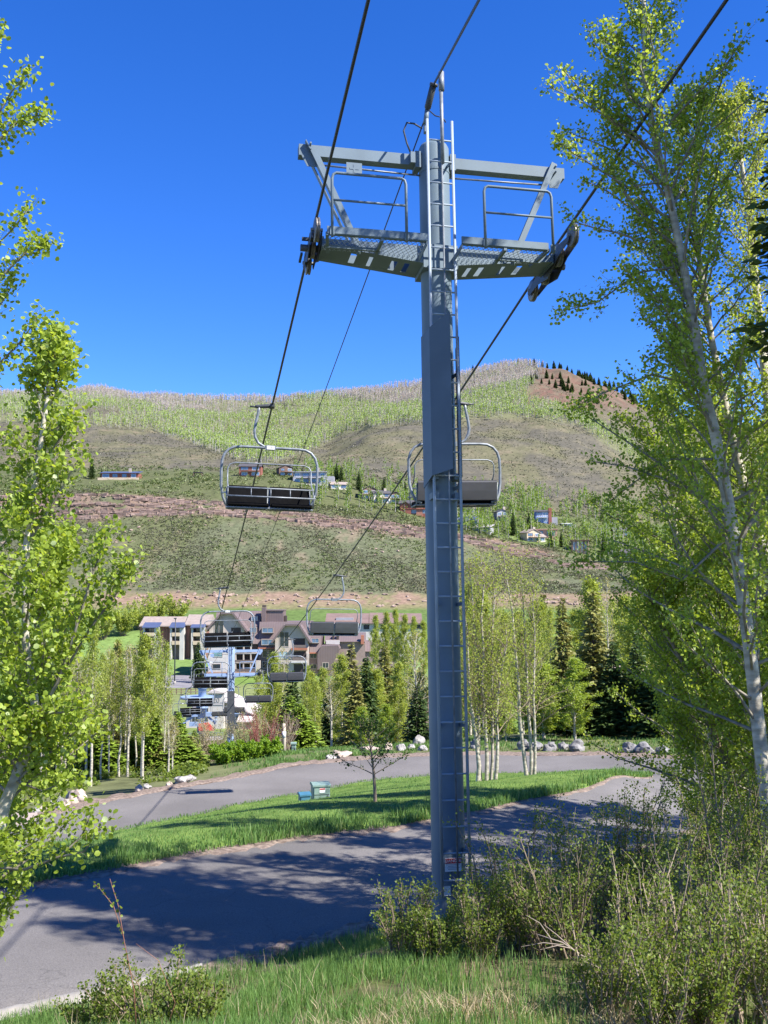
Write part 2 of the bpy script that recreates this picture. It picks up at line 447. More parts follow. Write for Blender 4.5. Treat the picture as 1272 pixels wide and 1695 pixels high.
def build_ground():
    u = np.linspace(-0.66, 0.66, 420)
    d = [-9.0]
    while d[-1] < 1560: d.append(d[-1] + max(0.22, 0.0075 * (d[-1] + 9)))
    d += list(np.linspace(1590, 2390, 18)); d = np.array(d)
    U, D = np.meshgrid(u, d)
    X = U * (D + 14)
    Z = height(X, D)
    px, py = project(X, D, Z)
    e1, e4 = edge(E1D, px), edge(E4D, px)
    Zg = Z - 0.22 * sstep(e1 + .25, e1 + .6, D) * (1 - sstep(e4 - .6, e4 - .25, D))
    Zg = Zg + (fbm(X / .9, D / .9, 3) - .5) * 0.16 * (1 - sstep(e1 - 1.2, e1 - .4, D))
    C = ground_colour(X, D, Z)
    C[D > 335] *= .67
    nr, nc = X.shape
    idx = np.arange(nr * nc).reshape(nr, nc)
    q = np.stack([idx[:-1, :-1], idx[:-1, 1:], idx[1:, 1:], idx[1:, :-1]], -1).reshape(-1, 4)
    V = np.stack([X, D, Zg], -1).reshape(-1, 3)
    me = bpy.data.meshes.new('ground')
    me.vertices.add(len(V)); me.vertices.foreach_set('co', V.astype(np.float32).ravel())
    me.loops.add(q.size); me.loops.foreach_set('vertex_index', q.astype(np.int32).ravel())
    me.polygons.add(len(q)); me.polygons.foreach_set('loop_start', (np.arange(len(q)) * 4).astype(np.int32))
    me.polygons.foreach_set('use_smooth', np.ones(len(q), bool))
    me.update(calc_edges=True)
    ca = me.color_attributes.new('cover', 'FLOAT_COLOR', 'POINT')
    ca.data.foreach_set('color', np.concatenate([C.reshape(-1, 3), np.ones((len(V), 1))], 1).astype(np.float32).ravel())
    m = bpy.data.materials.new('ground_cover'); n, l = nodes_of(m)
    b = n['Principled BSDF']; b.inputs['Roughness'].default_value = 0.95; b.inputs['Specular IOR Level'].default_value = 0.1
    at_ = n.new('ShaderNodeAttribute'); at_.attribute_name = 'cover'
    tc = n.new('ShaderNodeTexCoord'); nz = n.new('ShaderNodeTexNoise'); nz.inputs['Scale'].default_value = 0.55; nz.inputs['Detail'].default_value = 9; nz.inputs['Roughness'].default_value = .7
    l.new(tc.outputs['Object'], nz.inputs['Vector'])
    mr = n.new('ShaderNodeMapRange'); mr.inputs[1].default_value = .3; mr.inputs[2].default_value = .7; mr.inputs[3].default_value = .62; mr.inputs[4].default_value = 1.38
    l.new(nz.outputs['Fac'], mr.inputs[0])
    mx = n.new('ShaderNodeMix'); mx.data_type = 'RGBA'; mx.blend_type = 'MULTIPLY'; mx.inputs[0].default_value = 1
    l.new(at_.outputs['Color'], mx.inputs[6]); l.new(mr.outputs[0], mx.inputs[7]); l.new(mx.outputs[2], b.inputs['Base Color'])
    bp = n.new('ShaderNodeBump'); bp.inputs['Strength'].default_value = .6; bp.inputs['Distance'].default_value = .12
    l.new(nz.outputs['Fac'], bp.inputs['Height']); l.new(bp.outputs[0], b.inputs['Normal'])
    me.materials.append(m)
    tag(link('ground', me), kind='structure')
build_ground()

def asphalt(name, c, c2, sc=9.0):
    m = bpy.data.materials.new(name); n, l = nodes_of(m); b = n['Principled BSDF']
    b.inputs['Roughness'].default_value = .85; b.inputs['Specular IOR Level'].default_value = .25
    tc = n.new('ShaderNodeTexCoord')
    n1 = n.new('ShaderNodeTexNoise'); n1.inputs['Scale'].default_value = .28; n1.inputs['Detail'].default_value = 8
    n2 = n.new('ShaderNodeTexNoise'); n2.inputs['Scale'].default_value = 45; n2.inputs['Detail'].default_value = 4
    for q in (n1, n2): l.new(tc.outputs['Object'], q.inputs['Vector'])
    cr = n.new('ShaderNodeValToRGB'); cr.color_ramp.elements[0].position = .35; cr.color_ramp.elements[1].position = .66
    cr.color_ramp.elements[0].color = (*c, 1); cr.color_ramp.elements[1].color = (*c2, 1)
    l.new(n1.outputs['Fac'], cr.inputs[0])
    mr = n.new('ShaderNodeMapRange'); mr.inputs[1].default_value = .3; mr.inputs[2].default_value = .7; mr.inputs[3].default_value = .72; mr.inputs[4].default_value = 1.28
    l.new(n2.outputs['Fac'], mr.inputs[0])
    mx = n.new('ShaderNodeMix'); mx.data_type = 'RGBA'; mx.blend_type = 'MULTIPLY'; mx.inputs[0].default_value = 1
    l.new(cr.outputs[0], mx.inputs[6]); l.new(mr.outputs[0], mx.inputs[7])
    # worn cracks
    vo = n.new('ShaderNodeTexVoronoi'); vo.feature = 'DISTANCE_TO_EDGE'; vo.inputs['Scale'].default_value = .33; vo.inputs['Randomness'].default_value = 1
    wb = n.new('ShaderNodeVectorMath'); wb.operation = 'ADD'
    n3 = n.new('ShaderNodeTexNoise'); n3.inputs['Scale'].default_value = 1.2; n3.inputs['Detail'].default_value = 4
    l.new(tc.outputs['Object'], n3.inputs['Vector']); l.new(tc.outputs['Object'], wb.inputs[0]); l.new(n3.outputs['Color'], wb.inputs[1]); l.new(wb.outputs[0], vo.inputs['Vector'])
    m2 = n.new('ShaderNodeMapRange'); m2.inputs[1].default_value = 0; m2.inputs[2].default_value = .005; m2.inputs[3].default_value = .78; m2.inputs[4].default_value = 1
    l.new(vo.outputs['Distance'], m2.inputs[0])
    mx2 = n.new('ShaderNodeMix'); mx2.data_type = 'RGBA'; mx2.blend_type = 'MULTIPLY'; mx2.inputs[0].default_value = 1
    l.new(mx.outputs[2], mx2.inputs[6]); l.new(m2.outputs[0], mx2.inputs[7]); l.new(mx2.outputs[2], b.inputs['Base Color'])
    bp = n.new('ShaderNodeBump'); bp.inputs['Strength'].default_value = .35; bp.inputs['Distance'].default_value = .01
    l.new(n2.outputs['Fac'], bp.inputs['Height']); l.new(bp.outputs[0], b.inputs['Normal'])
    return m
M_ROAD = asphalt('asphalt', (0.125, 0.116, 0.108), (0.17, 0.158, 0.148))

def sheet(name, ulist, dfun, nd, off, m, kind='structure', edge_noise=0.0, dome=0.0):
    """grid sheet over the terrain: columns at image columns ulist, rows between dfun(px) -> (D0, D1)"""
    us = np.array(ulist, float); V = []
    for px in us:
        d0, d1 = dfun(px)
        d0 += (vnoise(np.array([px / 9.]), np.array([3.]))[0] - .5) * edge_noise; d1 += (vnoise(np.array([px / 8.]), np.array([8.]))[0] - .5) * edge_noise
        ts = np.linspace(0, 1, nd)
        ds = d0 + (d1 - d0) * ts
        xs = (px - CX) / F * ds * 1.0
        for _ in range(2):
            zs = hbase(xs, ds); xs = (px - CX) / F * (ds * CP + zs * SP)
        zs = height(xs, ds) + off + dome * np.minimum(1, 4 * ts * (1 - ts))
        zs[0] -= off * .8 if nd > 3 else 0; zs[-1] -= off * .8 if nd > 3 else 0
        V.append(np.stack([xs, ds, zs], -1))
    V = np.array(V); nc, nr = V.shape[:2]
    idx = np.arange(nc * nr).reshape(nc, nr)
    q = np.stack([idx[:-1, :-1], idx[1:, :-1], idx[1:, 1:], idx[:-1, 1:]], -1).reshape(-1, 4)
    me = bpy.data.meshes.new(name); me.from_pydata(V.reshape(-1, 3).tolist(), [], q.tolist())
    me.polygons.foreach_set('use_smooth', np.ones(len(q), bool)); me.materials.append(m); me.update()
    return tag(link(name, me), kind=kind)

sheet('road', np.linspace(-260, 1560, 260), lambda px: (float(edge(E1D, px)), float(edge(E4D, px))), 110, 0.04, M_ROAD, edge_noise=.25)
TIP = 1082.0
def island_d(px):
    a, b = float(edge(E2D, px)), float(edge(E3D, px))
    k = math.sqrt(max(0.0, 1 - max(0.0, (px - 930) / (TIP - 930)) ** 2)); mid = 37.5 if px > 930 else (a + b) / 2
    return mid + (a - mid) * k, mid + (b - mid) * k
M_TURF = mat('island_turf', (0.10, 0.17, 0.035), 0.95, .3, 1.2, bump=.4, c2=(0.15, 0.22, 0.05), spec=.1)
M_DIRT = mat('gravel_dirt', (0.17, 0.13, 0.105), 0.95, .3, 7.0, bump=.6, c2=(0.27, 0.21, 0.17), spec=.1)
isl = list(np.linspace(-260, 930, 140)) + list(np.linspace(938, TIP, 40))
sheet('dirt_verge', isl, lambda px: (lambda d: (d[0] - .35, d[1] + .2))(island_d(px)), 60, 0.07, M_DIRT, edge_noise=.5)
sheet('lawn', isl, lambda px: (lambda d: (d[0] + .25, d[1] - .15) if d[1] - d[0] > .6 else d)(island_d(px)), 60, 0.13, M_TURF, edge_noise=.45, dome=.05)
M_KERB = mat('pale_concrete', (0.27, 0.25, 0.22), 0.9, .15, 3.0, bump=.3)
sheet('kerb_strip', np.linspace(-260, 335, 90), lambda px: (float(edge(E1D, px)) - .32, float(edge(E1D, px)) + .06), 4, 0.075, M_KERB, edge_noise=.1)
sheet('gravel_verge', np.linspace(336, 1300, 180), lambda px: (float(edge(E1D, px)) - .55, float(edge(E1D, px)) + .12), 6, 0.07, M_DIRT, edge_noise=.55)
sheet('dirt_strip', np.linspace(-200, 1200, 220), lambda px: (float(edge(E4D, px)) - .2, float(edge(E4D, px)) + 1.1), 6, 0.07, M_DIRT, edge_noise=.9)
M_PALE = mat('pale_driveway', (0.36, 0.29, 0.25), 0.9, .12, 2.0)
sheet('driveway', np.linspace(-200, 62, 30), lambda px: (float(edge(E4D, px)) - .7, float(edge(E4D, px)) + 2.2), 8, 0.08, M_PALE, edge_noise=.3)
M_LOT = asphalt('old_asphalt', (0.17, 0.16, 0.165), (0.22, 0.21, 0.215))
def px_sheet(name, x0, x1, y0, y1, off, m):
    """flat patch on the valley floor seen between two image heights"""
    def dd(px):
        out = []
        for y in (y0, y1):
            Ds = np.linspace(100, 372, 800); xs = (px - CX) / F * Ds; zz = height(xs, Ds); yy = project(xs, Ds, zz)[1]
            k = np.argmin(np.abs(yy - y)); out.append(float(Ds[k]))
        return out
    return sheet(name, np.linspace(x0, x1, 30), lambda px: tuple(dd(px)), 14, off, m)
px_sheet('parking_lot', 200, 345, 1139, 1118, .12, M_LOT)
px_sheet('path', 180, 345, 1091, 1089, .12, M_KERB)
# ------------------------------------------------------------------ text on plates
def text_mesh(name, s, size, m, parent, M4, depth=0.001, align='CENTER'):
    cu = bpy.data.curves.new(name, 'FONT'); cu.body = s; cu.size = size; cu.extrude = depth; cu.align_x = align; cu.align_y = 'CENTER'
    tmp = bpy.data.objects.new(name + '_src', cu); COL.objects.link(tmp)
    dg = bpy.context.evaluated_depsgraph_get(); dg.update()
    me = bpy.data.meshes.new_from_object(tmp.evaluated_get(dg)); me.name = name
    bpy.data.objects.remove(tmp)
    me.transform(M4); me.materials.clear(); me.materials.append(m)
    return link(name, me, parent)

# ------------------------------------------------------------------ lift tower
def basis(B, T):
    w = T - B; L = w.length; w = w.normalized()
    az = math.atan(-336 / F)
    u = Vector((math.cos(az), -math.sin(az), 0)); u = (u - w * w.dot(u)).normalized()
    v = w.cross(u)
    return u, v, w, L
def place(o, B, u, v, w):
    m = Matrix.Identity(4)
    for i, a in enumerate((u, v, w)):
        for k in range(3): m[k][i] = a[k]
    m.translation = B
    o.matrix_world = m
M_WHEEL = mat('sheave_metal', (0.16, 0.15, 0.14), .45, .3, 9.0, metal=.4)
M_GRATE = mat('grating_steel', (0.30, 0.36, 0.43), .5, .1, 5.0)
ROPE_TILT = rad(-5.4)      # rope slope measured against the tower's own axes

def lift_tower(B, T, label, guard=(7.05, 9.65), ladder_from=.55):
    u, v, w, L = basis(B, T)
    root = empty('lift_tower', (0, 0, 0), label, 'lift tower', 'steel towers of the chairlift')
    place(root, B, u, v, w)
    H = L; hp = H - 2.12; hb = H - .36
    R = .265
    # pole with weld seams and a domed cap
    p = MB().lathe((0, 0, -.6), (0, 0, 1), [(0, R)] + [(q * .6, R) for q in range(1, int((H + .5) / .6))] + [(H + .5, R), (H + .56, R * .9), (H + .6, R * .55), (H + .62, .03)], 32)
    for zz in (H * .33, H * .62, hb - .22):
        b_ = MB(); n_ = 32
        ring = [[(math.cos(6.2832 * k / n_) * rr_, math.sin(6.2832 * k / n_) * rr_, zz + dz_) for k in range(n_)] for rr_, dz_ in ((R - .01, 0), (R + .007, 0), (R + .007, .035), (R - .01, .035))]
        b_.add(sum(ring, []), [(a * n_ + k, a * n_ + (k + 1) % n_, (a + 1) * n_ + (k + 1) % n_, (a + 1) * n_ + k) for a in range(3) for k in range(n_)]); b_.build('weld_band', M_STEEL, root)
    p.build('pole', M_STEEL, root)
    f = MB().lathe((0, 0, -.5), (0, 0, 1), [(0, .62), (.62, .62), (.63, .6)], 24).build('footing', M_KERB, root)
    MB().lathe((0, 0, .13), (0, 0, 1), [(0, .42), (.05, .42)], 24).build('base_plate', M_STEEL, root)
    # upper beam: two square tubes butted to the pole
    for s in (-1, 1):
        b = MB()
        b.prism([(-.09, -.1), (.09, -.1), (.09, .1), (-.09, .1)], (s * (R - .03), 0, hb), (0, 1, 0), (0, 0, 1), (s, 0, 0), 2.42 - R)
        b.prism([(-.13, -.3), (.03, -.3), (.13, -.1), (-.13, -.1)], (s * 2.22, -.094, hb), (s, 0, 0), (0, 0, 1), (0, 1, 0), .012)
        b.box((s * (R + .05), 0, hb), (.1, .26, .30))
        b.build('upper_beam', M_STEEL, root)
        c = MB().tube([(s * R, -.02, hb - .25), (s * 2.0, -.02, hb - .22)], .016, 6)
        c.build('conduit', M_GALV, root)
        br = MB()
        if s < 0:
            br.beam((s * 2.28, -.12, hb + .14), (s * 1.45, -.12, hp + .12), .014, .11, (0, 1, 0)); br.beam((s * 2.28, .12, hb + .14), (s * 1.45, .12, hp + .12), .014, .11, (0, 1, 0))
            br.beam((s * 2.16, -.12, hb + .05), (s * 1.4, -.12, hp + .12), .1, .012, (0, 1, 0))
        else:
            br.beam((s * 2.18, -.12, hb + .14), (s * 1.40, -.12, hp + .12), .1, .1, (0, 1, 0))
        for q in (.08, -.02): br.tube([(s * 2.2, -.2, hb + q), (s * 2.2, -.1, hb + q)], .018, 6)
        br.build('brace', M_STEEL, root)
        # main crossarm: tapering box beam with slots and end plate
        a = MB(); y0, y1 = -.3, .3
        pr = [(s * R * .9, hp - .24), (s * R * .9, hp + .08), (s * 2.0, hp + .08), (s * 2.0, hp - .04)]
        for yy in (y0, y1 - .014): a.prism(pr, (0, yy, 0), (1, 0, 0), (0, 0, 1), (0, 1, 0), .014)
        d = Vector((s * 1.735, 0, .22)).normalized()
        lo0, lo1 = Vector((s * .26, 0, hp - .235)), Vector((s * 2.0, 0, hp - .037))
        seg = [(0, .14), (.19, .26), (.32, .5), (.54, .66), (.72, 1.0)]
        for t0, t1 in seg: a.beam(lo0.lerp(lo1, t0), lo0.lerp(lo1, t1), .6, .014)
        for yy in (y0, y1): a.beam(lo0 + Vector((0, yy * .86, .002)), lo1 + Vector((0, yy * .86, .002)), .14, .022)
        a.box((s * 2.01, 0, hp + .02), (.03, .64, .18))
        a.build('crossarm', M_STEEL, root)
        # catwalk: toe board, frame, expanded metal
        x0, x1 = (.38, 2.03) if s < 0 else (.2, 1.7)
        xa, xb = s * x0, s * x1; yn = -.93
        k = MB(); z0 = hp - .12
        k.box(((xa + xb) / 2, yn, z0 + .06), (abs(xb - xa), .03, .12))
        k.box(((xa + xb) / 2, yn + .03, z0 - .005), (abs(xb - xa), .06, .012))
        k.beam((xb, yn, z0), (xb - s * .1, -.3, z0 - .03), .05, .06)
        k.prism([(0, .0), (0, -.07), (.64, -.12), (.64, .0)], (xa, yn, z0), (0, 1, 0), (0, 0, 1), (s, 0, 0), .012)
        k.beam((xa + s * .7, -.52, z0 - .04), (xa + s * 1.6 if s < 0 else xb, -.52, z0 - .04), .05, .05)
        k.beam((xa + s * .75, yn, z0 - .04), (xa + s * .75, -.3, z0 - .04), .05, .05)
        k.tube([(xa + s * 1.05, -.4, z0 - .09), (xa + s * 1.05, -.4, z0 + .01)], .035, 10)
        cat = k.build('catwalk', M_STEEL, root)
        g = MB(); n = 26
        xs0, xs1 = min(xa, xb) + .01, max(xa, xb) - .01; w_ = xs1 - xs0; h_ = .61
        for i in range(-int(h_ / .085) - 1, int(w_ / .085) + 1):
            for sg in (1, -1):
                xA = xs0 + i * .085; pts = []
                t0 = max(0, (xs0 - xA) / .5); t1 = min(h_, (xs1 - xA) / .5)
                if t1 - t0 < .05: continue
                P0 = Vector((xA + t0 * .5, yn + .03 + (t0 if sg > 0 else h_ - t0), z0)); P1 = Vector((xA + t1 * .5, yn + .03 + (t1 if sg > 0 else h_ - t1), z0))
                g.beam(P0, P1, .008, .004)
        g.build('grating', M_GRATE, cat)
        # hand rail
        ra, rb = (.73, 1.95) if s < 0 else (.6, 1.78)
        ra *= s; rb *= s; zt = hp + .92; q = .07 * s; yr = yn - .02
        h = MB().tube([(ra, yr, z0 - .06), (ra, yr, zt - .1), (ra + q * .3, yr, zt - .03), (ra + q, yr, zt), (rb - q, yr, zt), (rb - q * .3, yr, zt - .03), (rb, yr, zt - .1), (rb, yr, z0 - .06)], .024, 10)
        h.tube([(ra, yr, hp + .45), (rb, yr, hp + .45)], .02, 8)
        for xx in (ra, rb): h.box((xx, yr + .015, z0 + .03), (.07, .06, .12))
        h.build('hand_rail', M_STEEL, root)
        # sheave assembly
        rd = Vector((0, math.cos(ROPE_TILT), math.sin(ROPE_TILT))); up = Vector((0, -rd.z, rd.y)); X = Vector((s, 0, 0))
        c = Vector((s * 2.14, .08, hp + .26))
        sh = MB(); half = 1.0 if s > 0 else .56
        for o in (-.085, .085):
            prof = [(-half - .06, -.06), (-half * .6, .03), (-.1, -.02), (half * .6, .03), (half + .06, -.06), (half, -.14), (half * .5, -.16), (0, -.3), (-half * .5, -.16), (-half, -.14)]
            sh.prism(prof, c + Vector((1, 0, 0)) * (o - .006) - up * .16, rd, up, (1, 0, 0), .012)
        sh.tube([Vector((s * 1.98, 0, hp + .02)), Vector((s * 2.35, 0, hp + .02))], .06, 12)
        for t in (-.3, .25): sh.box(c + rd * t - up * .22, (.19, .1, .03))
        sh.box(c - up * .16 - rd * .2 + X * .12, (.16, .05, .05)); sh.box(c - up * .12 + rd * .5 + X * .14, (.04, .3, .04), (Vector((1, 0, 0)), rd, up))
        sa = sh.build('sheave_assembly', M_DARK, root)
        for t in ((-half, -half * .33, half * .33, half) if s > 0 else (-half, 0, half)):
            wc = c + rd * t - up * .185
            MB().lathe(wc - Vector((.055, 0, 0)), (1, 0, 0), [(0, .06), (.012, .17), (.02, .2), (.038, .205), (.048, .185), (.062, .185), (.072, .205), (.09, .2), (.098, .17), (.11, .06)], 24).build('sheave', M_WHEEL, sa)
            MB().lathe(wc - Vector((.1, 0, 0)), (1, 0, 0), [(0, .03), (.2, .03)], 10).build('axle', M_GALV, sa)
    # collar joining crossarm to pole
    MB().box((0, 0, hp - .1), (.6, .66, .42)).build('collar', M_STEEL, root)
    # ladder
    ly = -.44; rails = MB()
    for x in (-.22, .22): rails.tube([(x, ly, ladder_from), (x, ly, H + .22)], .025, 8)
    lad = rails.build('ladder', M_LADDER, root)
    z = ladder_from + .25; n = 0
    while z < H + .1:
        MB().tube([(-.22, ly, z), (.22, ly, z)], .015, 6).build('rung', M_LADDER, lad); z += .392
    zz = 1.2
    while zz < H:
        for x in (-.22, .22): MB().beam((x, ly, zz), (x * .8, -.2, zz), .012, .06).build('ladder_bracket', M_STEEL, lad)
        zz += 1.9
    for dz in (0, .32):
        for x in (-.19, .19): MB().box((x, -.3, H * .515 + dz), (.11, .22, .1)).build('ladder_bracket', M_STEEL, lad)
    sr = MB().tube([(.02, ly - .03, ladder_from + .3), (.02, ly - .03, H - .5)], .014, 6); sr.tube([(.03, ly - .04, H - .6), (.03, ly - .04, H + .98)], .032, 10); sr.tube([(.035, ly - .05, H + .75), (.035, ly - .05, H + 1.1)], .05, 10)
    sr.build('safety_rail', M_GALV, root)
    if guard:
        g0, g1 = guard; g = MB()
        A, B_, C_ = Vector((-.32, -.12, 0)), Vector((-.27, -.50, 0)), Vector((-.015, -.85, 0))
        def panel(P, Q, a0, a1, b0, b1):
            nrm = (Q - P).cross(Vector((0, 0, 1))).normalized() * .012
            vs = [P + Vector((0, 0, a0)), Q + Vector((0, 0, b0)), Q + Vector((0, 0, b1)), P + Vector((0, 0, a1))]
            g.add([x for x in vs] + [x - nrm for x in vs], [(0, 1, 2, 3), (7, 6, 5, 4), (0, 4, 5, 1), (1, 5, 6, 2), (2, 6, 7, 3), (3, 7, 4, 0)])
        panel(A, B_, g0 - .14, g1 - .14, g0, g1 - .1); panel(B_, C_, g0 + .001, g1 - .1, g0 + .05, g1 + .06)
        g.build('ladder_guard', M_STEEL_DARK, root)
        k = MB(); k.prism([(.0, g0 - .12), (0, g1 - .35), (.22, g1 - .2), (.22, g0 + .02)], (.262, -.2, 0), (0, -1, 0), (0, 0, 1), (-1, 0, 0), .012)
        k.build('guard_gap_shade', M_DARK, root)  # dark plate stands in for the shadowed gap behind the guard
    # head of the communication line: sleeve hung between clevis and bracket
    hd = MB().tube([(-.12, .05, H + .42), (-.1, .02, H + .68)], [.05, .04], 8); hd.box((-.12, .08, H + .4), (.05, .1, .26))
    hd.build('line_bracket', M_STEEL, root)
    sl = MB().tube([(-.1, .0, H + .66), (-.095, -.01, H + .70), (-.04, -.2, H + 1.0), (-.03, -.22, H + 1.02)], [.03, .06, .06, .03], 12)
    sl.lathe((-.035, -.21, H + 1.0), (.2, -.5, .8), [(0, .075), (.05, .075)], 14)
    sl.build('line_sleeve', M_DARK, root)
    wv = MB()
    for k_ in range(1):
        pts = [(-.42, -.05, hb + .12), (-.5, -.08, hb + .3), (-.56, -.1, hb + .52), (-.5, -.1, hb + .68), (-.36, -.06, hb + .7), (-.2, .0, hb + .66)]
        wv.tube(pts, .016, 6)
        pts = [(-.1, -.1, H + .6), (-.02, -.24, H + .42), (.1, -.3, H + .36), (.16, -.26, H + .3)]
        wv.tube(pts, .012, 6)
    wv.build('wiring', M_DARK, root)
    MB().box((-.42, -.13, hb), (.09, .1, .2)).build('junction_box', M_STEEL, root)
    sg = MB().box((-1.45, -.16, hb - .32), (.27, .008, .24)); sg.box((-1.45, -.168, hb - .31), (.16, .004, .03)); sg.box((-1.45, -.168, hb - .31), (.03, .0045, .15))
    sg.build('number_plate', M_STEEL, root)
    return root, (u, v, w, L)

B1, T1 = at(745, 1538, 16.1), at(718, 240, 17.25)
tower1, (U1, V1, W1, L1) = lift_tower(B1, T1, 'tall blue grey steel tower with ladder in the foreground beside the drive')
# its danger notice and the small plate under it
def plate(root, x, z, w_, h_, y, m): return MB().box((x, y, z), (w_, .006, h_)).build('notice', m, root)
dn = plate(tower1, .0, 1.0, .26, .2, -.285, M_WHITE)
dn['label'] = 'white and red danger notice'
MB().box((0, -.2905, 1.055), (.25, .004, .075)).build('header', M_RED, dn)
RX = Matrix.Rotation(math.pi / 2, 4, 'X')
text_mesh('lettering', 'DANGER', .062, M_WHITE, dn, Matrix.Translation((0, -.2935, 1.055)) @ RX)
tx = MB()
for k in range(4): tx.box((-.0, -.2895, 1.0 - .022 * k), (.2 - .03 * (k % 2), .002, .008))
tx.build('small_print', mat('print_grey', (.25, .25, .27), .6, .05), dn)
plate(tower1, -.1, .62, .1, .14, -.285, M_WHITE); plate(tower1, .17, .62, .1, .3, -.2, M_GALV)

G2 = ground(382, 77.6)
B2 = G2 + Vector((0, 0, -.1)); T2 = at(383, 1070, 78.2)
tower2, (U2, V2, W2, L2) = lift_tower(B2, T2, 'smaller pale blue steel tower far down the lift line', guard=None, ladder_from=.4)
def recolour(o, a, b):
    for c in o.children:
        if c.type == 'MESH' and c.data.materials and c.data.materials[0] == a: c.data.materials[0] = b
        recolour(c, a, b)
recolour(tower2, M_STEEL, M_STEEL_BLUE)
gd = MB().box((-.03, -.52, L2 * .44), (.56, .03, L2 * .36)).build('ladder_guard', M_DARK, tower2)

# ------------------------------------------------------------------ ropes
def tl(k, s, t, h):
    B, (u, v, w) = ((B1, (U1, V1, W1)), (B2, (U2, V2, W2)))[k]
    return B + u * s + v * t + w * h
H1, H2 = L1 - 2.12 + .31, L2 - 2.12 + .31
TERM = ground(322, 128.0)
def sag(a, b, s, n=24):
    return [a.lerp(b, i / n) - Vector((0, 0, 4 * s * (i / n) * (1 - i / n))) for i in range(n + 1)]
LA, LB = tl(0, -2.14, 0, H1), tl(1, -2.14, 0, H2)
RA, RB = tl(0, 2.14, 0, H1), tl(1, 2.14, 0, H2)
up_l = at(610, 0, 11.3); up_r = at(1203, 0, 11.4)
def far(a, b, k): return a + (b - a) * k
LE = TERM + Vector((-1.9, 0, 5.2)); RE = TERM + Vector((2.3, 0, 5.2))
lpts = [far(LA, up_l, 5.0)] + [LA.lerp(up_l, .05)] + sag(LA, LB, .7) + sag(LB, LE, .3)[1:]
rpts = [far(RA, up_r, 5.0)] + [RA.lerp(up_r, .05)] + sag(RA, RB, .6) + sag(RB, RE, .3)[1:]
for pts, lab in ((lpts, 'black haul rope on the left side running over the tower and carrying front facing chairs'), (rpts, 'black haul rope right of the tower pole carrying the chairs seen from behind')):
    o = MB().tube(pts, .024, 8).build('haul_rope', M_ROPE)
    tag(o, lab, 'steel cable', 'haul ropes of the chairlift')
CA = tl(0, -.035, -.21, L1 + 1.02); CB = tl(0, -.1, .05, L1 + .62); CC = tl(1, -.1, .05, L2 + .62)
cu = at(793, 0, 12.2)
o = MB().tube([far(CA, cu, 5.0), CA], .022, 6)
o.tube(sag(CB, CC, .3, 20) + [TERM + Vector((0.5, -1.0, 6.5))], .013, 6)
tag(o.build('communication_cable', M_ROPE), 'thin dark cable strung from the top of the tower between the two haul ropes', 'cable')

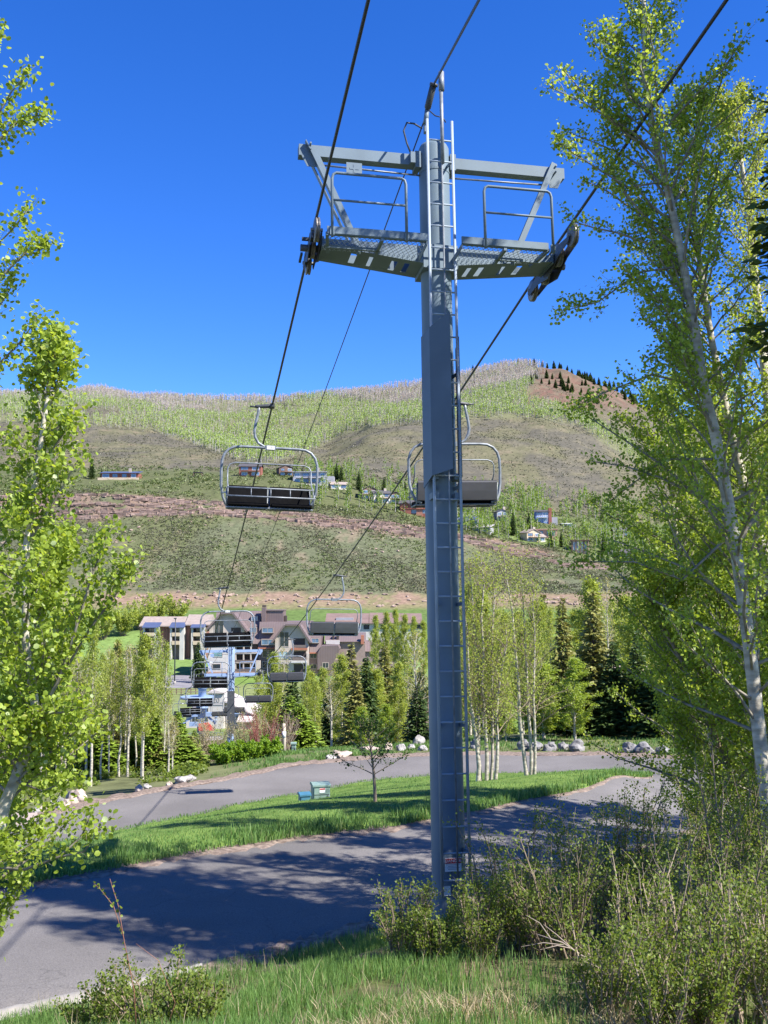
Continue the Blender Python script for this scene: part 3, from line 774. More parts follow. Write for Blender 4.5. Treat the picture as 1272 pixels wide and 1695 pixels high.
# ------------------------------------------------------------------ chairs
def quad_chair(label, sgn, plate_text=None):
    """origin at the rope grip, x across, y travel direction; sgn = -1 hanger bows to -x"""
    root = empty('lift_chair', (0, 0, 0), label, 'chair', 'four seat chairs hanging from the haul rope')
    s = sgn; zt = -1.0; W = 1.13
    g = MB().tube([(-s * .06, 0, 0), (s * .1, 0, .0), (s * .34, 0, -.03), (s * .4, 0, -.035)], [.055, .05, .042, .03], 10)
    g.tube([(s * .34, -.0, -.03), (s * .52, 0, -.035)], .02, 8); g.box((0, 0, .0), (.1, .34, .075))
    g.build('grip', M_DARK if s < 0 else M_GALV, root)
    MB().tube([(s * .3, 0, -.02), (s * .31, 0, -.14), (s * .37, 0, -.45), (s * .39, 0, -.62), (s * .37, 0, -.76), (s * .29, 0, -.9), (s * .14, 0, -.985), (0, 0, zt)], .034, 10).build('hanger_arm', M_GALV, root)
    bail = []
    for x, z in [(-.86, -2.42), (-1.0, -2.36), (-1.07, -2.2), (-1.12, -1.95), (-1.13, -1.6), (-1.12, -1.36), (-1.07, -1.2), (-.97, -1.08), (-.83, -1.015), (-.66, -1.0)]:
        bail.append((x, z))
    bail = bail + [(0, zt)] + [(-x, z) for x, z in bail[::-1]]
    fr = MB().tube([(x, 0 if z > -2.0 else .1 * ((-z - 2.0) / .42), z) for x, z in bail], .033, 10)
    for q in (-1, 1): fr.tube([(q * 1.1, .02, -2.12), (q * 1.06, -.12, -2.12), (q * 1.02, -.48, -2.14), (q * 1.0, -.52, -2.2), (q * 1.0, -.44, -2.44)], .018, 8)
    fr.build('bail_frame', M_GALV, root)
    b = MB().box((0, 0, zt), (.24, .09, .11)); b.build('hanger_clamp', M_GALV, root)
    # seat frame, cushions, backrests (front of the chair is -y)
    sf = MB()
    sf.tube([(-.98, .06, -2.46), (.98, .06, -2.46)], .022, 8); sf.tube([(-.98, -.44, -2.47), (.98, -.44, -2.47)], .022, 8)
    for x in (-.98, -.02, .02, .98): sf.tube([(x, -.46, -2.47), (x, .06, -2.46), (x, .13, -2.36), (x, .2, -1.95)], .018, 6)
    sf.build('seat_frame', M_GALV, root)
    for q in (-1, 1):
        cu = MB(); n = 7; pts = []
        for i in range(n):
            a = math.pi * i / (n - 1); pts.append((-.455 - .045 * math.sin(a), -2.40 + .045 * math.cos(a)))
        prof = pts + [(.02, -2.455), (.02, -2.36)]
        cu.prism([(a, b2) for a, b2 in prof], (q * .5 - .465, 0, 0), (0, 1, 0), (0, 0, 1), (1, 0, 0), .93)
        cu.build('seat', M_BLACK, root)
        bk = MB()
        prof = [(.06, -2.34), (.1, -2.38), (.15, -2.36), (.2, -2.15), (.245, -1.95), (.23, -1.90), (.19, -1.9), (.15, -1.97), (.1, -2.15)]
        bk.prism(prof, (q * .5 - .465, 0, 0), (0, 1, 0), (0, 0, 1), (1, 0, 0), .93)
        bk.build('backrest', M_BLACK, root)
        MB().prism([(.135, -2.37), (.16, -2.36), (.215, -2.15), (.258, -1.95), (.25, -1.91), (.245, -1.95), (.2, -2.15)], (q * .5 - .47, 0, 0), (0, 1, 0), (0, 0, 1), (1, 0, 0), .94).build('back_gloss', M_BACK_GLOSS, root)  # added grey layer that carries the painted gloss of the backrest
    # restraint bar, down, with its foot rest
    rb = MB(); x = .98
    rb.tube([(-x, -.5, -2.02), (-x, -.2, -1.9), (-x, -.02, -1.72), (-x, .0, -1.52), (-.93, .01, -1.43), (-.82, .01, -1.385), (.82, .01, -1.385), (.93, .01, -1.43), (x, .0, -1.52), (x, -.02, -1.72), (x, -.2, -1.9), (x, -.5, -2.02)], .016, 8)
    rb.tube([(-x - .02, -.5, -2.02), (x + .02, -.5, -2.02)], .018, 8); rb.tube([(-x - .04, -.56, -2.22), (x + .06, -.56, -2.22)], .018, 8)
    for q in (-x, -.45, .0, .45, x): rb.tube([(q, -.5, -2.02), (q, -.56, -2.22)], .011, 6)
    rb.build('restraint_bar', M_GALV, root)
    if plate_text:
        pl = MB().box((.0, -.055, zt), (.18, .006, .085)).build('number_plate', M_WHITE, root)
        text_mesh('lettering', plate_text, .07, M_DARK, pl, Matrix.Translation((.0, -.059, zt)) @ RX, depth=.0005)
    return root
def on_rope(pts, D):
    for a, b in zip(pts, pts[1:]):
        if (a.y - D) * (b.y - D) <= 0 and a.y != b.y: return a.lerp(b, (D - a.y) / (b.y - a.y))
azr = math.atan(336 / F)
where = ['nearest black chair of the left rope facing the camera', 'second black chair of the left rope hanging before the lodge gable', 'third black chair of the left rope just left of the smaller tower',
         'fourth black chair of the left rope above the white number building', 'fifth black chair of the left rope in front of the blue lift terminal', 'last black chair of the left rope low by the terminal platform']
CH_L = [23.7, 43.0, 60.5, 81.0, 99.5, 117.0]
CH_R = [24.0, 41.8, 59.6, 79.0, 98.5, 116.0]
wr = ['nearest chair of the right rope half hidden behind the foreground tower', 'grey backed chair of the right rope hanging before the lodge roofs', 'grey backed chair of the right rope in front of the lodge balconies',
      'grey backed chair of the right rope just right of the smaller tower', 'far chair of the right rope partly behind the smaller tower', 'last chair of the right rope low beside the white building']
protoL = quad_chair(where[0], -1, 'C-57')
protoR = None
for side, pts, Ds, labs in ((-1, lpts, CH_L, where), (1, rpts, CH_R, wr)):
    for i, (D, lb) in enumerate(zip(Ds, labs)):
        if i == 0:
            c = protoL if side < 0 else quad_chair(lb, -1)
            proto = c
        else: c = copy_tree(proto)
        c['label'] = lb
        c.location = on_rope(pts, D)
        c.rotation_euler = (0, rad([1.5, -1, .6, 0, -1.2, .8][i]), azr + (0 if side < 0 else math.pi))
# ------------------------------------------------------------------ plants: builders
LEAF6 = np.array([(0, 0, 0), (.28, .40, .10), (.72, .40, .10), (1, 0, 0), (.72, -.40, .10), (.28, -.40, .10)])
LEAF6F = [[0, 1, 2, 3], [0, 3, 4, 5]]
LEAF4 = np.array([(0, 0, 0), (.5, .38, .06), (1, 0, 0), (.5, -.38, .06)])
LEAF4F = [[0, 1, 2, 3]]
def unit(a): return a / np.maximum(np.linalg.norm(a, axis=-1, keepdims=True), 1e-9)
def leaves(P, size, rs, shape=LEAF6, up=0.3, axis=None, ax_mix=0.0):
    n = len(P)
    d = unit(rs.normal(size=(n, 3)))
    if axis is not None: d = unit(d * (1 - ax_mix) + axis * ax_mix)
    nn = unit(rs.normal(size=(n, 3)) + np.array([0, 0, up * 2]))
    e = unit(np.cross(nn, d)); nn = np.cross(d, e)
    s = size * rs.uniform(.7, 1.25, n)
    t = shape[None]
    return P[:, None] + s[:, None, None] * (t[..., 0:1] * d[:, None] + t[..., 1:2] * e[:, None] + t[..., 2:3] * nn[:, None])
def poly_at(pts, f):
    L = len(pts) - 1; i = min(int(f * L), L - 1); t = f * L - i
    return pts[i].lerp(pts[i + 1], t)
def poly_dir(pts, f):
    L = len(pts) - 1; i = min(int(f * L), L - 1)
    return (pts[i + 1] - pts[i]).normalized()
def rvec(r): return Vector((r.gauss(0, 1), r.gauss(0, 1), r.gauss(0, 1))).normalized()
def limb_with_leaves(mb, P, pts, r0, r, twigs, per, tl_, sigma, f0=.2, tseg=3, bend=.35):
    mb.tube(pts, [r0 * (1 - .8 * i / (len(pts) - 1)) + .003 for i in range(len(pts))], 5, caps=False)
    L = sum((b - a).length for a, b in zip(pts, pts[1:]))
    for k in range(twigs):
        f = f0 + (1 - f0) * (k + r.random()) / twigs; f = min(f, .999)
        s = poly_at(pts, f); d = (poly_dir(pts, f) * .9 + rvec(r) * .75 + Vector((0, 0, bend))).normalized()
        l = tl_ * r.uniform(.5, 1.2) * (1.1 - .35 * f)
        e = s + d * l; m = s.lerp(e, .5) + rvec(r) * l * .08
        mb.tube([s, m, e], [max(.0025, r0 * .25), max(.002, r0 * .16), .0015], tseg, caps=False)
        for q in range(per):
            g = r.uniform(.15, 1.08)
            P.append(s.lerp(e, g) + Vector((r.gauss(0, sigma), r.gauss(0, sigma), r.gauss(0, sigma))))
    for q in range(per):
        P.append(pts[-1] + Vector((r.gauss(0, sigma), r.gauss(0, sigma), r.gauss(0, sigma))))
def broadleaf(name, trunk, radii, seed, n_br, start, prof, elev, twigs, per, tl_, sigma, leaf, lmat, bark, twig=None, shape=LEAF6, stems=None, root=None, extra=(), tip=0.98, keep=1.0, az_bias=None):
    """trunk: points; prof(f) branch length at height fraction f; returns root with trunk, limbs, crown"""
    r = random.Random(seed); rs = np.random.RandomState(seed)
    root = root or empty(name, (0, 0, 0))
    tb, lb, P = MB(), MB(), []
    alltr = [(trunk, radii)] + list(stems or [])
    for tr, rd in alltr:
        tb.tube(tr, rd, 9 if rd[0] > .05 else 6, caps=False)
        az = r.uniform(0, 6.28); nb = n_br if tr is trunk else int(n_br * .75)
        for i in range(nb):
            f = start + (tip - start) * ((i + r.random() * .8) / nb)
            L = prof((f - start) / (tip - start)) * r.uniform(.65, 1.15)
            if L < .06: continue
            az += 2.4 + r.uniform(-.5, .5)
            a = az
            if az_bias is not None and r.random() < az_bias[1]: a = az_bias[0] + r.gauss(0, .9)
            el = rad(elev) + r.uniform(-.25, .25) + .35 * f
            s = poly_at(tr, f); d = Vector((math.cos(a) * math.cos(el), math.sin(a) * math.cos(el), math.sin(el)))
            pts = [s]; 
            for k in range(4):
                d = (d + rvec(r) * .24 + Vector((0, 0, .05))).normalized(); pts.append(pts[-1] + d * L / 4)
            r0 = max(.004, min(rd[0] * .34, .0085 * L + .004))
            limb_with_leaves(lb, P, pts, r0, r, max(3, int(twigs * (.55 + .55 * L / max(prof(.25), .1)))), per, tl_, sigma)
        limb_with_leaves(lb, P, [poly_at(tr, .93), poly_at(tr, .97), tr[-1]], max(rd[-1] * 1.2, .006), r, twigs, per, tl_ * .7, sigma)
    for pts, r0, tw in extra: limb_with_leaves(lb, P, pts, r0, r, tw, per, tl_, sigma, f0=.25)
    tb.build('trunk', bark, root); lb.build('limbs', twig or bark, root)
    P = np.array([tuple(p) for p in P])
    if keep < 1: P = P[rs.rand(len(P)) < keep]
    V = leaves(P, leaf, rs, shape)
    link('crown', np_mesh('crown', [multi(V, LEAF6F if shape is LEAF6 else LEAF4F)], lmat), root)
    return root
def conifer(name, H, R, seed, lmat, gap=.2, clear=.05, spray=.4, dens=1.5, sag_=.25, power=.85):
    r = random.Random(seed); rs = np.random.RandomState(seed)
    root = empty(name, (0, 0, 0)); lean = Vector((r.uniform(-.02, .02), r.uniform(-.02, .02), 0))
    tb = MB().tube([Vector((0, 0, -.3)), Vector((0, 0, H * .5)) + lean * H * .5, Vector((0, 0, H)) + lean * H], [H * .013 + .03, H * .008, .008], 8, caps=False)
    P, A, S = [], [], []
    z = H * clear; az = 0
    while z < H * .985:
        f = z / H; rr = R * (1 - f) ** power * (.9 if f > .1 else .7) + .04
        nb = max(4, int((5 + rr * 2.2) * dens))
        for k in range(nb):
            az += 2 * math.pi / nb + r.uniform(-.3, .3); L = rr * r.uniform(.6, 1.12)
            d = Vector((math.cos(az), math.sin(az), 0)); zz = z + r.uniform(-.1, .1)
            slope = .35 - .75 * (1 - f) * sag_ * 2
            p0 = Vector((0, 0, zz)) + lean * zz; n = max(3, int(L / .13 * dens))
            if L > .3: tb.tube([p0, p0 + d * L * .5 + Vector((0, 0, slope * L * .5)), p0 + d * L * .9 + Vector((0, 0, slope * L * .72))], [.012 + .004 * L, .008, .004], 3, caps=False)
            side = Vector((-d.y, d.x, 0))
            for i in range(n):
                t = .12 + .88 * (i + r.random()) / n
                q = p0 + d * (L * t) + Vector((0, 0, slope * L * t + .22 * sag_ * L * t * t + r.gauss(0, .03)))
                sg = -1 if i % 2 else 1
                a = (d * r.uniform(.4, 1.0) + side * sg * r.uniform(.2, 1.0) * (1.1 - t * .6) + Vector((0, 0, r.uniform(-.45, .25)))).normalized()
                P.append(q); A.append(a); S.append(spray * r.uniform(.65, 1.2) * (.55 + .45 * min(1, rr)))
        z += gap * r.uniform(.75, 1.25) * (.6 + .4 * min(1, rr))
    tb.build('trunk', M_SPRUCEBARK, root)
    P = np.array([tuple(p) for p in P]); A = np.array([tuple(a) for a in A]); S = np.array(S)
    nn = unit(rs.normal(size=A.shape) * .55 + np.array([0, 0, 1.0])); e = unit(np.cross(nn, A)); nn = np.cross(A, e)
    T = np.array([(0, .06, 0), (.45, .27, -.02), (1, .05, -.08), (1, -.05, -.08), (.45, -.27, -.02), (0, -.06, 0)])
    V = P[:, None] + S[:, None, None] * (T[None, :, 0:1] * A[:, None] + T[None, :, 1:2] * e[:, None] + T[None, :, 2:3] * nn[:, None])
    link('crown', np_mesh('crown', [multi(V, [[0, 1, 4, 5], [1, 2, 3, 4]])], lmat), root)
    return root
def straight(H, r0, seed, bow=.03, base=-.3, lean=(0, 0)):
    r = random.Random(seed); n = 7; pts, rd = [], []
    for i in range(n):
        f = i / (n - 1)
        pts.append(Vector((lean[0] * H * f + (r.gauss(0, bow) * H * .2 if i else 0), lean[1] * H * f + (r.gauss(0, bow) * H * .2 if i else 0), base + (H - base) * f))); rd.append(r0 * (1 - .88 * f) + .004)
    return pts, rd

BIGSHRUBS = []
# ------------------------------------------------------------------ middle-distance trees: one of each kind, then copies
crownA = lambda f: 1.5 * (1 - f) ** .7 * (.55 + 1.2 * min(f * 2.2, .6)) + .12
PROTO_H = 9.0
def mk_aspen(seed, lmat, dens, per, start=.3, spread=1.0, bark=M_BARK, leafs=.12):
    tr, rd = straight(PROTO_H, .10, seed)
    return broadleaf('aspen_tree', tr, rd, seed, int(46 * dens), start, lambda f: crownA(f) * spread, 42, 7, per, .55, .10, leafs, lmat, bark, bark, LEAF4)
PROTO = {
    'lush': lambda: mk_aspen(11, L_YOUNG, 1.4, 22), 'lush2': lambda: mk_aspen(12, L_YOUNG, 1.5, 24, .18, 1.2),
    'thin': lambda: mk_aspen(13, L_YOUNG, 1.2, 9, .3, .85), 'thin2': lambda: mk_aspen(14, L_YOUNG, 1.1, 7, .35, .8),
    'bare': lambda: mk_aspen(15, leafmat('bud_leaf', (.30, .29, .12), (.46, .42, .2)), 1.15, 2, .3, .9), 'green': lambda: mk_aspen(16, L_ASPEN, 1.6, 26, .10, 1.35, M_BARK2),
    'spruce': lambda: conifer('spruce_tree', PROTO_H, 2.1, 21, L_SPRUCE), 'spruce2': lambda: conifer('spruce_tree', PROTO_H, 1.9, 22, L_SPRUCE, gap=.24),
    'fir': lambda: conifer('spruce_tree', PROTO_H, 2.6, 23, L_FIR, gap=.2, spray=.45), 'olive': lambda: conifer('spruce_tree', PROTO_H, 1.6, 24, L_OLIVE, gap=.21),
}
_made = {}
def put(kind, px, D, ytop, label, group, w=1.0, rz=None, dz=0.0):
    if kind not in _made: _made[kind] = PROTO[kind](); t = _made[kind]
    else: t = copy_tree(_made[kind])
    g = ground(px, D); h = zof(ytop, D) - g.z
    t.location = g + Vector((0, 0, dz)); s = h / PROTO_H
    t.scale = (w * (.45 + .55 * s), w * (.45 + .55 * s), s)
    t.rotation_euler = (0, 0, (px * 1.7) % 6.28 if rz is None else rz)
    return tag(t, label, 'tree', group)
GL = 'aspens and spruces beyond the street on the left'
for a in [
    ('thin', 150, 48.0, 1042, 'thick white trunked aspen beside the large tan boulder at the street'),
    ('bare', 178, 53.0, 1078, 'nearly leafless aspen right of the thick white trunked one'),
    ('thin2', 197, 51.0, 1092, 'slim aspen with dark stained trunk left of the tall twin one'),
    ('bare', 211, 51.0, 1070, 'bare topped white aspen two trunks left of the lush pale green one'),
    ('lush', 236, 49.0, 1056, 'lush pale green aspen with a straight white trunk in front of the parking lot'),
    ('thin', 222, 56.0, 1088, 'thin aspen just behind the lush pale green one'),
    ('thin', 262, 60.0, 1108, 'pale green aspen between the lush one and the bright firs'),
    ('bare', 279, 50.0, 1168, 'short bare aspen stem before the bright firs, left of a leaning one'),
    ('bare', 285, 50.4, 1188, 'short bare leaning aspen stem before the bright firs'),
    ('bare', 122, 53.0, 1068, 'grey leafless aspen left of the thick white trunked one'),
    ('bare', 100, 55.0, 1050, 'tall grey leafless aspen behind the left foreground leaves'),
    ('thin2', 72, 51.0, 1085, 'aspen behind the leaves at left, above the pile of stones'),
    ('thin', 30, 52.0, 1070, 'aspen near the left edge behind the foreground leaves')]:
    put(*a, GL, w=.78)
for a in [
    ('olive', 188, 60.0, 1060, 'narrow olive spruce rising among the white aspen trunks', .8), ('olive', 135, 58.0, 1118, 'short olive spruce left of the thick aspen trunk', .9),
    ('olive', 222, 62.0, 1120, 'olive spruce hidden behind the lush pale green aspen', .9),
    ('fir', 252, 54.0, 1165, 'bright green fir at the street left of the short bare stems', .55), ('fir', 292, 57.0, 1178, 'bright green fir right of the short bare stems', .7),
    ('fir', 322, 62.0, 1208, 'small bright fir next to the pale bare bush', .55), ('olive', 165, 56.0, 1190, 'low olive spruce between the white trunks', 1.0),
    ('spruce', 95, 56.0, 1165, 'dark spruce behind the pile of stones at left', .8), ('spruce2', 60, 57.0, 1140, 'dark spruce behind the left foreground leaves', .8), ('fir', 15, 58.0, 1150, 'green fir at the far left edge', .7)]:
    put(*a[:5], GL, w=a[5])
rg = random.Random(3)
for i in range(34):
    put(['bare', 'thin2', 'bare', 'thin'][i % 4], 20 + 255 * (i + rg.random()) / 34, rg.uniform(50, 62), rg.uniform(1045, 1105), 'slim pale aspen in the thick of the left grove behind its front row', 'slim aspens within the left grove', w=rg.uniform(.55, .8))
for i in range(9):
    put(['olive', 'fir', 'olive'][i % 3], 120 + 215 * (i + rg.random()) / 9, rg.uniform(53, 60), rg.uniform(1185, 1225), 'low young conifer filling the foot of the left grove', 'young conifers within the left grove', w=rg.uniform(.9, 1.3))
GC = 'trees below the lodge beyond the street'
for a in [
    ('thin', 428, 84.0, 1112, 'pale aspen just right of the smaller tower', .8), ('lush', 452, 88.0, 1085, 'pale green aspen under the lodge balconies', .8),
    ('bare', 466, 92.0, 1075, 'bare aspen in front of the lodge centre gable', .8), ('spruce', 482, 84.0, 1108, 'dark green spruce between pale aspens under the lodge gable', .8),
    ('fir', 497, 66.0, 1163, 'broad green fir behind the red twigged bush', 1.0), ('fir', 476, 75.0, 1150, 'fir standing behind the red twigged bush', .9),
    ('bare', 549, 62.0, 1112, 'white bare aspen with forked trunk behind the flat boulder', .9), ('thin', 522, 78.0, 1130, 'thin pale aspen left of the white forked one', .8),
    ('lush2', 566, 82.0, 1088, 'light green aspen between the forked one and the tall spruces', .8), ('olive', 582, 96.0, 1062, 'tall olive spruce in front of the low gable roof', 1.0),
    ('spruce', 607, 72.0, 1085, 'tall dark spruce standing over the small dark leaved tree', .75), ('olive', 640, 84.0, 1068, 'olive spruce right of the tall dark spruce', 1.1),
    ('lush2', 660, 80.0, 1100, 'light green aspen right of the tall dark spruce', .8), ('green', 598, 61.0, 1172, 'leafy green tree directly behind the small dark leaved tree', .85),
    ('green', 640, 64.0, 1168, 'leafy green tree behind the row of white stones', .8), ('lush', 625, 74.0, 1112, 'pale aspen between the tall dark spruce and the brown roof', .8),
    ('bare', 690, 76.0, 1048, 'tall bare twiggy aspen just left of the foreground tower', 1.0), ('thin2', 676, 88.0, 1070, 'thin aspen beside the tall bare twiggy one', .8),
    ('spruce2', 692, 63.0, 1132, 'dark spruce just left of the foreground tower base', .8), ('spruce', 545, 90.0, 1130, 'dark spruce behind the white forked aspen', .8),
    ('thin', 508, 95.0, 1105, 'pale aspen behind the broad green fir', .8), ('lush', 535, 105.0, 1110, 'lush pale aspen below the low gable roof', .9)]:
    put(*a[:5], GC, w=a[5] * 1.15)
GR = 'trees beyond the street on the right'
for a in [
    ('lush2', 772, 82.0, 1030, 'light green aspen right behind the foreground tower', .8), ('lush2', 803, 84.0, 1040, 'light green aspen behind the left stem clump on the lawn', .8),
    ('lush', 838, 88.0, 1020, 'tall light green aspen between the two stem clumps', .9), ('lush2', 868, 82.0, 1045, 'light green aspen behind the right stem clump on the lawn', .8),
    ('lush2', 898, 80.0, 1000, 'light green aspen left of the olive spruce', .8), ('thin', 914, 70.0, 1010, 'thin aspen touching the olive spruce', .8),
    ('olive', 935, 66.0, 985, 'narrow olive spruce right of the light green aspens', .85), ('olive', 982, 62.0, 975, 'wider olive spruce above the white boulders', 1.1),
    ('spruce', 905, 66.0, 1098, 'short dark spruce under the light green aspens', .9), ('spruce2', 960, 63.0, 1075, 'dark spruce between the two olive spruces', .9),
    ('green', 838, 60.0, 1140, 'dark leafy tree behind the lawn stem clumps', .8), ('green', 880, 62.0, 1118, 'dark leafy tree behind the right stem clump', .9),
    ('spruce', 1020, 61.0, 1060, 'dark spruce in the shade behind the boulders', .9), ('bare', 1010, 68.0, 960, 'bare aspen stem right of the wider olive spruce', .7),
    ('spruce2', 1062, 60.0, 1045, 'dark spruce behind the right foreground leaves', .9), ('spruce', 1108, 60.0, 1070, 'shaded spruce behind the right foreground saplings', 1.0),
    ('green', 1150, 58.0, 1040, 'leafy tree behind the right foreground trunks', 1.0), ('spruce', 1205, 57.0, 1020, 'spruce near the right edge beyond the street', 1.0), ('green', 1255, 57.0, 1010, 'leafy tree at the right edge beyond the street', 1.0)]:
    put(*a[:5], GR, w=a[5])
for i in range(16):
    put(['lush2', 'lush', 'olive', 'thin'][i % 4], 760 + 360 * (i + rg.random()) / 16, rg.uniform(84, 140), rg.uniform(965, 1020), 'tree in the leafy belt behind the spruces right of the tower', 'leafy belt behind the right spruces', w=rg.uniform(1.0, 1.5))
for i in range(10):
    put(['green', 'spruce2', 'green'][i % 3], 900 + 260 * (i + rg.random()) / 10, rg.uniform(57, 70), rg.uniform(1085, 1150), 'low shaded tree in the dark belt behind the boulders on the right', 'dark belt behind the boulders', w=rg.uniform(1.1, 1.6))
for i in range(14):
    put(['lush2', 'thin', 'olive', 'lush', 'fir'][i % 5], 440 + 265 * (i + rg.random()) / 14, rg.uniform(66, 110), rg.uniform(1100, 1160), 'tree in the mixed belt under the lodge behind the front row', 'mixed belt under the lodge', w=rg.uniform(1.0, 1.4))
GB = 'bright aspens beside the rear lodge roofs'
for i, (px, yt, D, lb) in enumerate([(622, 1022, 232, 'bright young aspen left in the row beside the rear brown roof'), (640, 1016, 236, 'bright young aspen second in the row beside the rear brown roof'), (655, 1012, 232, 'tallest bright young aspen of the row beside the rear brown roof'),
        (670, 1020, 238, 'bright young aspen right of the tallest by the rear roof'), (686, 1024, 230, 'bright young aspen near the white wall of the rear lodge'), (702, 1030, 234, 'bright young aspen next to the foreground tower by the rear lodge')]):
    put('lush2' if i % 2 else 'lush', px, D, yt, lb, GB, w=1.0)
for px, D, H, lb in [(232, 338, 8.5, 'large bright shrub left of the pair behind the tan roofed wing'), (258, 344, 10, 'broadest bright shrub behind the tan roofed wing'), (292, 346, 8, 'bright round shrub right of the broadest one behind the tan roofed wing'), (203, 330, 8, 'bright shrub at the meadow beside the left foreground leaves'), (170, 326, 9, 'bright shrub seen through the left foreground leaves')]:
    BIGSHRUBS.append((px, D, H, lb))
put('spruce', 329, 242, 1062, 'dark bushy conifer at the lodge entrance', None, w=1.1)
put('bare', 338, 246, 1040, 'grey leafless tree at the left corner of the lodge', None, w=1.3)

# ------------------------------------------------------------------ the two stem clumps and the small tree on the lawn
def clump(px, D, tops, label, seed):
    g = ground(px, D); r = random.Random(seed); stems = []
    for i, (dx, dyy, yt, xt) in enumerate(tops):
        H = zof(yt, D) - g.z; b = Vector((dx, dyy, -.2)); tx = (xt - px) / F * D
        pts = [b + Vector(((tx - dx) * f ** 1.1 + r.gauss(0, .04) * (f > 0), dyy * f * 1.5 + r.gauss(0, .05) * (f > 0), (H + .2) * f)) for f in (0, .15, .3, .45, .6, .75, .9, 1)]
        stems.append((pts, [(.075 - .01 * (i % 3)) * (1 - .85 * f) + .005 for f in (0, .15, .3, .45, .6, .75, .9, 1)]))
    t = empty('aspen_clump', g)
    broadleaf('aspen_clump', stems[0][0], stems[0][1], seed, 50, .26, lambda f: 1.45 * (1 - f) ** .7 * (.6 + .5 * math.sin(f * 19 + seed)) + .2, 40, 6, 4, .6, .14, .062, L_YOUNG, M_BARK2, M_TWIG, LEAF4, stems=stems[1:], root=t)
    return tag(t, label, 'tree', 'many stemmed aspens on the lawn')
clump(803, 33.0, [(-.12, .05, 935, 785), (.05, 0, 925, 800), (.18, .1, 955, 822), (-.25, -.05, 1010, 772), (.28, -.05, 1040, 838)], 'many stemmed aspen on the lawn just right of the foreground tower', 31)
clump(877, 36.0, [(-.06, 0, 915, 838), (.06, .05, 930, 868), (.16, -.05, 965, 890)], 'slender three stemmed aspen on the lawn further right', 32)
def small_tree():
    g = ground(622, 27.5)
    tr = [Vector(p) for p in [(0, 0, -.15), (-.02, 0, .5), (-.05, .02, 1.0), (-.1, .03, 1.5), (-.18, .0, 1.95), (-.2, 0, 2.3)]]
    ex = [([Vector((-.05, 0, .95)), Vector((-.4, -.1, 1.15)), Vector((-.75, -.12, 1.3)), Vector((-1.1, -.1, 1.5))], .014, 12), ([Vector((-.05, 0, .95)), Vector((.25, .1, 1.12)), Vector((.55, .12, 1.3)), Vector((.85, .1, 1.5))], .014, 12),
          ([Vector((-.06, 0, 1.1)), Vector((.1, -.3, 1.4)), Vector((.35, -.5, 1.7))], .012, 9), ([Vector((-.06, 0, 1.1)), Vector((-.35, .3, 1.5)), Vector((-.6, .4, 1.8))], .012, 9)]
    t = empty('small_tree', g)
    broadleaf('small_tree', tr, [.055, .045, .038, .03, .018, .008], 41, 17, .5, lambda f: .95 * (1 - f) ** .6 + .1, 32, 8, 6, .32, .05, .055, leafmat('dark_leaf', (.035, .075, .02), (.09, .16, .03)), M_TWIG, M_TWIG, LEAF6, root=t, extra=ex)
    t.scale = (1, 1, .92); tag(t, 'small dark leaved ornamental tree on the lawn near the utility boxes', 'tree')
small_tree()

# ------------------------------------------------------------------ foreground aspens
def px_trunk(pts, D, dD=0.0):
    n = len(pts); return [at(x, y, D + dD * i / (n - 1)) for i, (x, y) in enumerate(pts)]
def big(label, pts, D, r0, seed, n_br, start, prof, per, leaf=.048, elev=34, twigs=13, extra=(), lm=None, bark=M_BARK, tl_=.34, dD=0.0, keep=1.0, bias=None):
    tr = px_trunk(pts, D, dD); tr.insert(0, Vector((tr[0].x + .02, tr[0].y, hz(tr[0].x, tr[0].y) - .3)))
    n = len(tr); rd = [r0 * (1 - .9 * (i / (n - 1))) + .006 for i in range(n)]
    base = Vector(tr[0]); base.z += .3
    tr = [p - base for p in tr]; ex = [([p - base for p in e], a, b) for e, a, b in extra]
    t = empty('aspen_tree', base)
    broadleaf('aspen_tree', tr, rd, seed, n_br, start, prof, elev, twigs, per, tl_, .055, leaf, lm or L_ASPEN, bark, M_LIMB, LEAF6, root=t, extra=ex, keep=keep, az_bias=bias)
    return tag(t, label, 'tree', 'tall leafy aspens near the camera')
WA = math.pi
big('tall aspen on the right whose leaning white trunk shows most clearly', [(1272, 1330), (1258, 1220), (1240, 1060), (1215, 880), (1185, 720), (1165, 640), (1150, 540), (1132, 440), (1110, 330), (1085, 230), (1068, 130), (1068, 40), (1060, -100), (1052, -280), (1046, -430)], 14.0,  .10, 51, 130, .12,
    lambda f: 2.45 * (1 - f) ** .6 * (.78 + .32 * math.sin(f * 14)) + .3, 16, bias=(WA, .4),
    extra=[([at(1215, 880, 14), at(1130, 960, 13.8), at(1050, 930, 13.6), at(950, 930, 13.5)], .02, 34), ([at(1165, 640, 14), at(1080, 620, 13.6), at(1000, 650, 13.4), at(950, 680, 13.3)], .017, 30), ([at(1180, 760, 14), at(1100, 760, 14.6), at(1010, 830, 14.6)], .017, 28),
           ([at(1132, 440, 14), at(1060, 450, 14), at(990, 500, 14), at(930, 515, 14)], .015, 28), ([at(1100, 300, 14), at(1040, 310, 13.8), at(960, 260, 13.8), at(925, 235, 13.8)], .015, 28), ([at(1075, 190, 14), at(1020, 210, 14), at(965, 140, 14)], .012, 24)])
big('aspen on the right with its trunk close behind the leaning white one', [(1330, 1300), (1290, 1060), (1268, 920), (1240, 840), (1205, 690), (1180, 570), (1165, 480), (1150, 360), (1150, 240), (1165, 160)], 15.2, .10, 52, 100, .12, lambda f: 1.9 * (1 - f) ** .5 * (.8 + .3 * math.sin(f * 11)) + .3, 14, bias=(WA, .2))
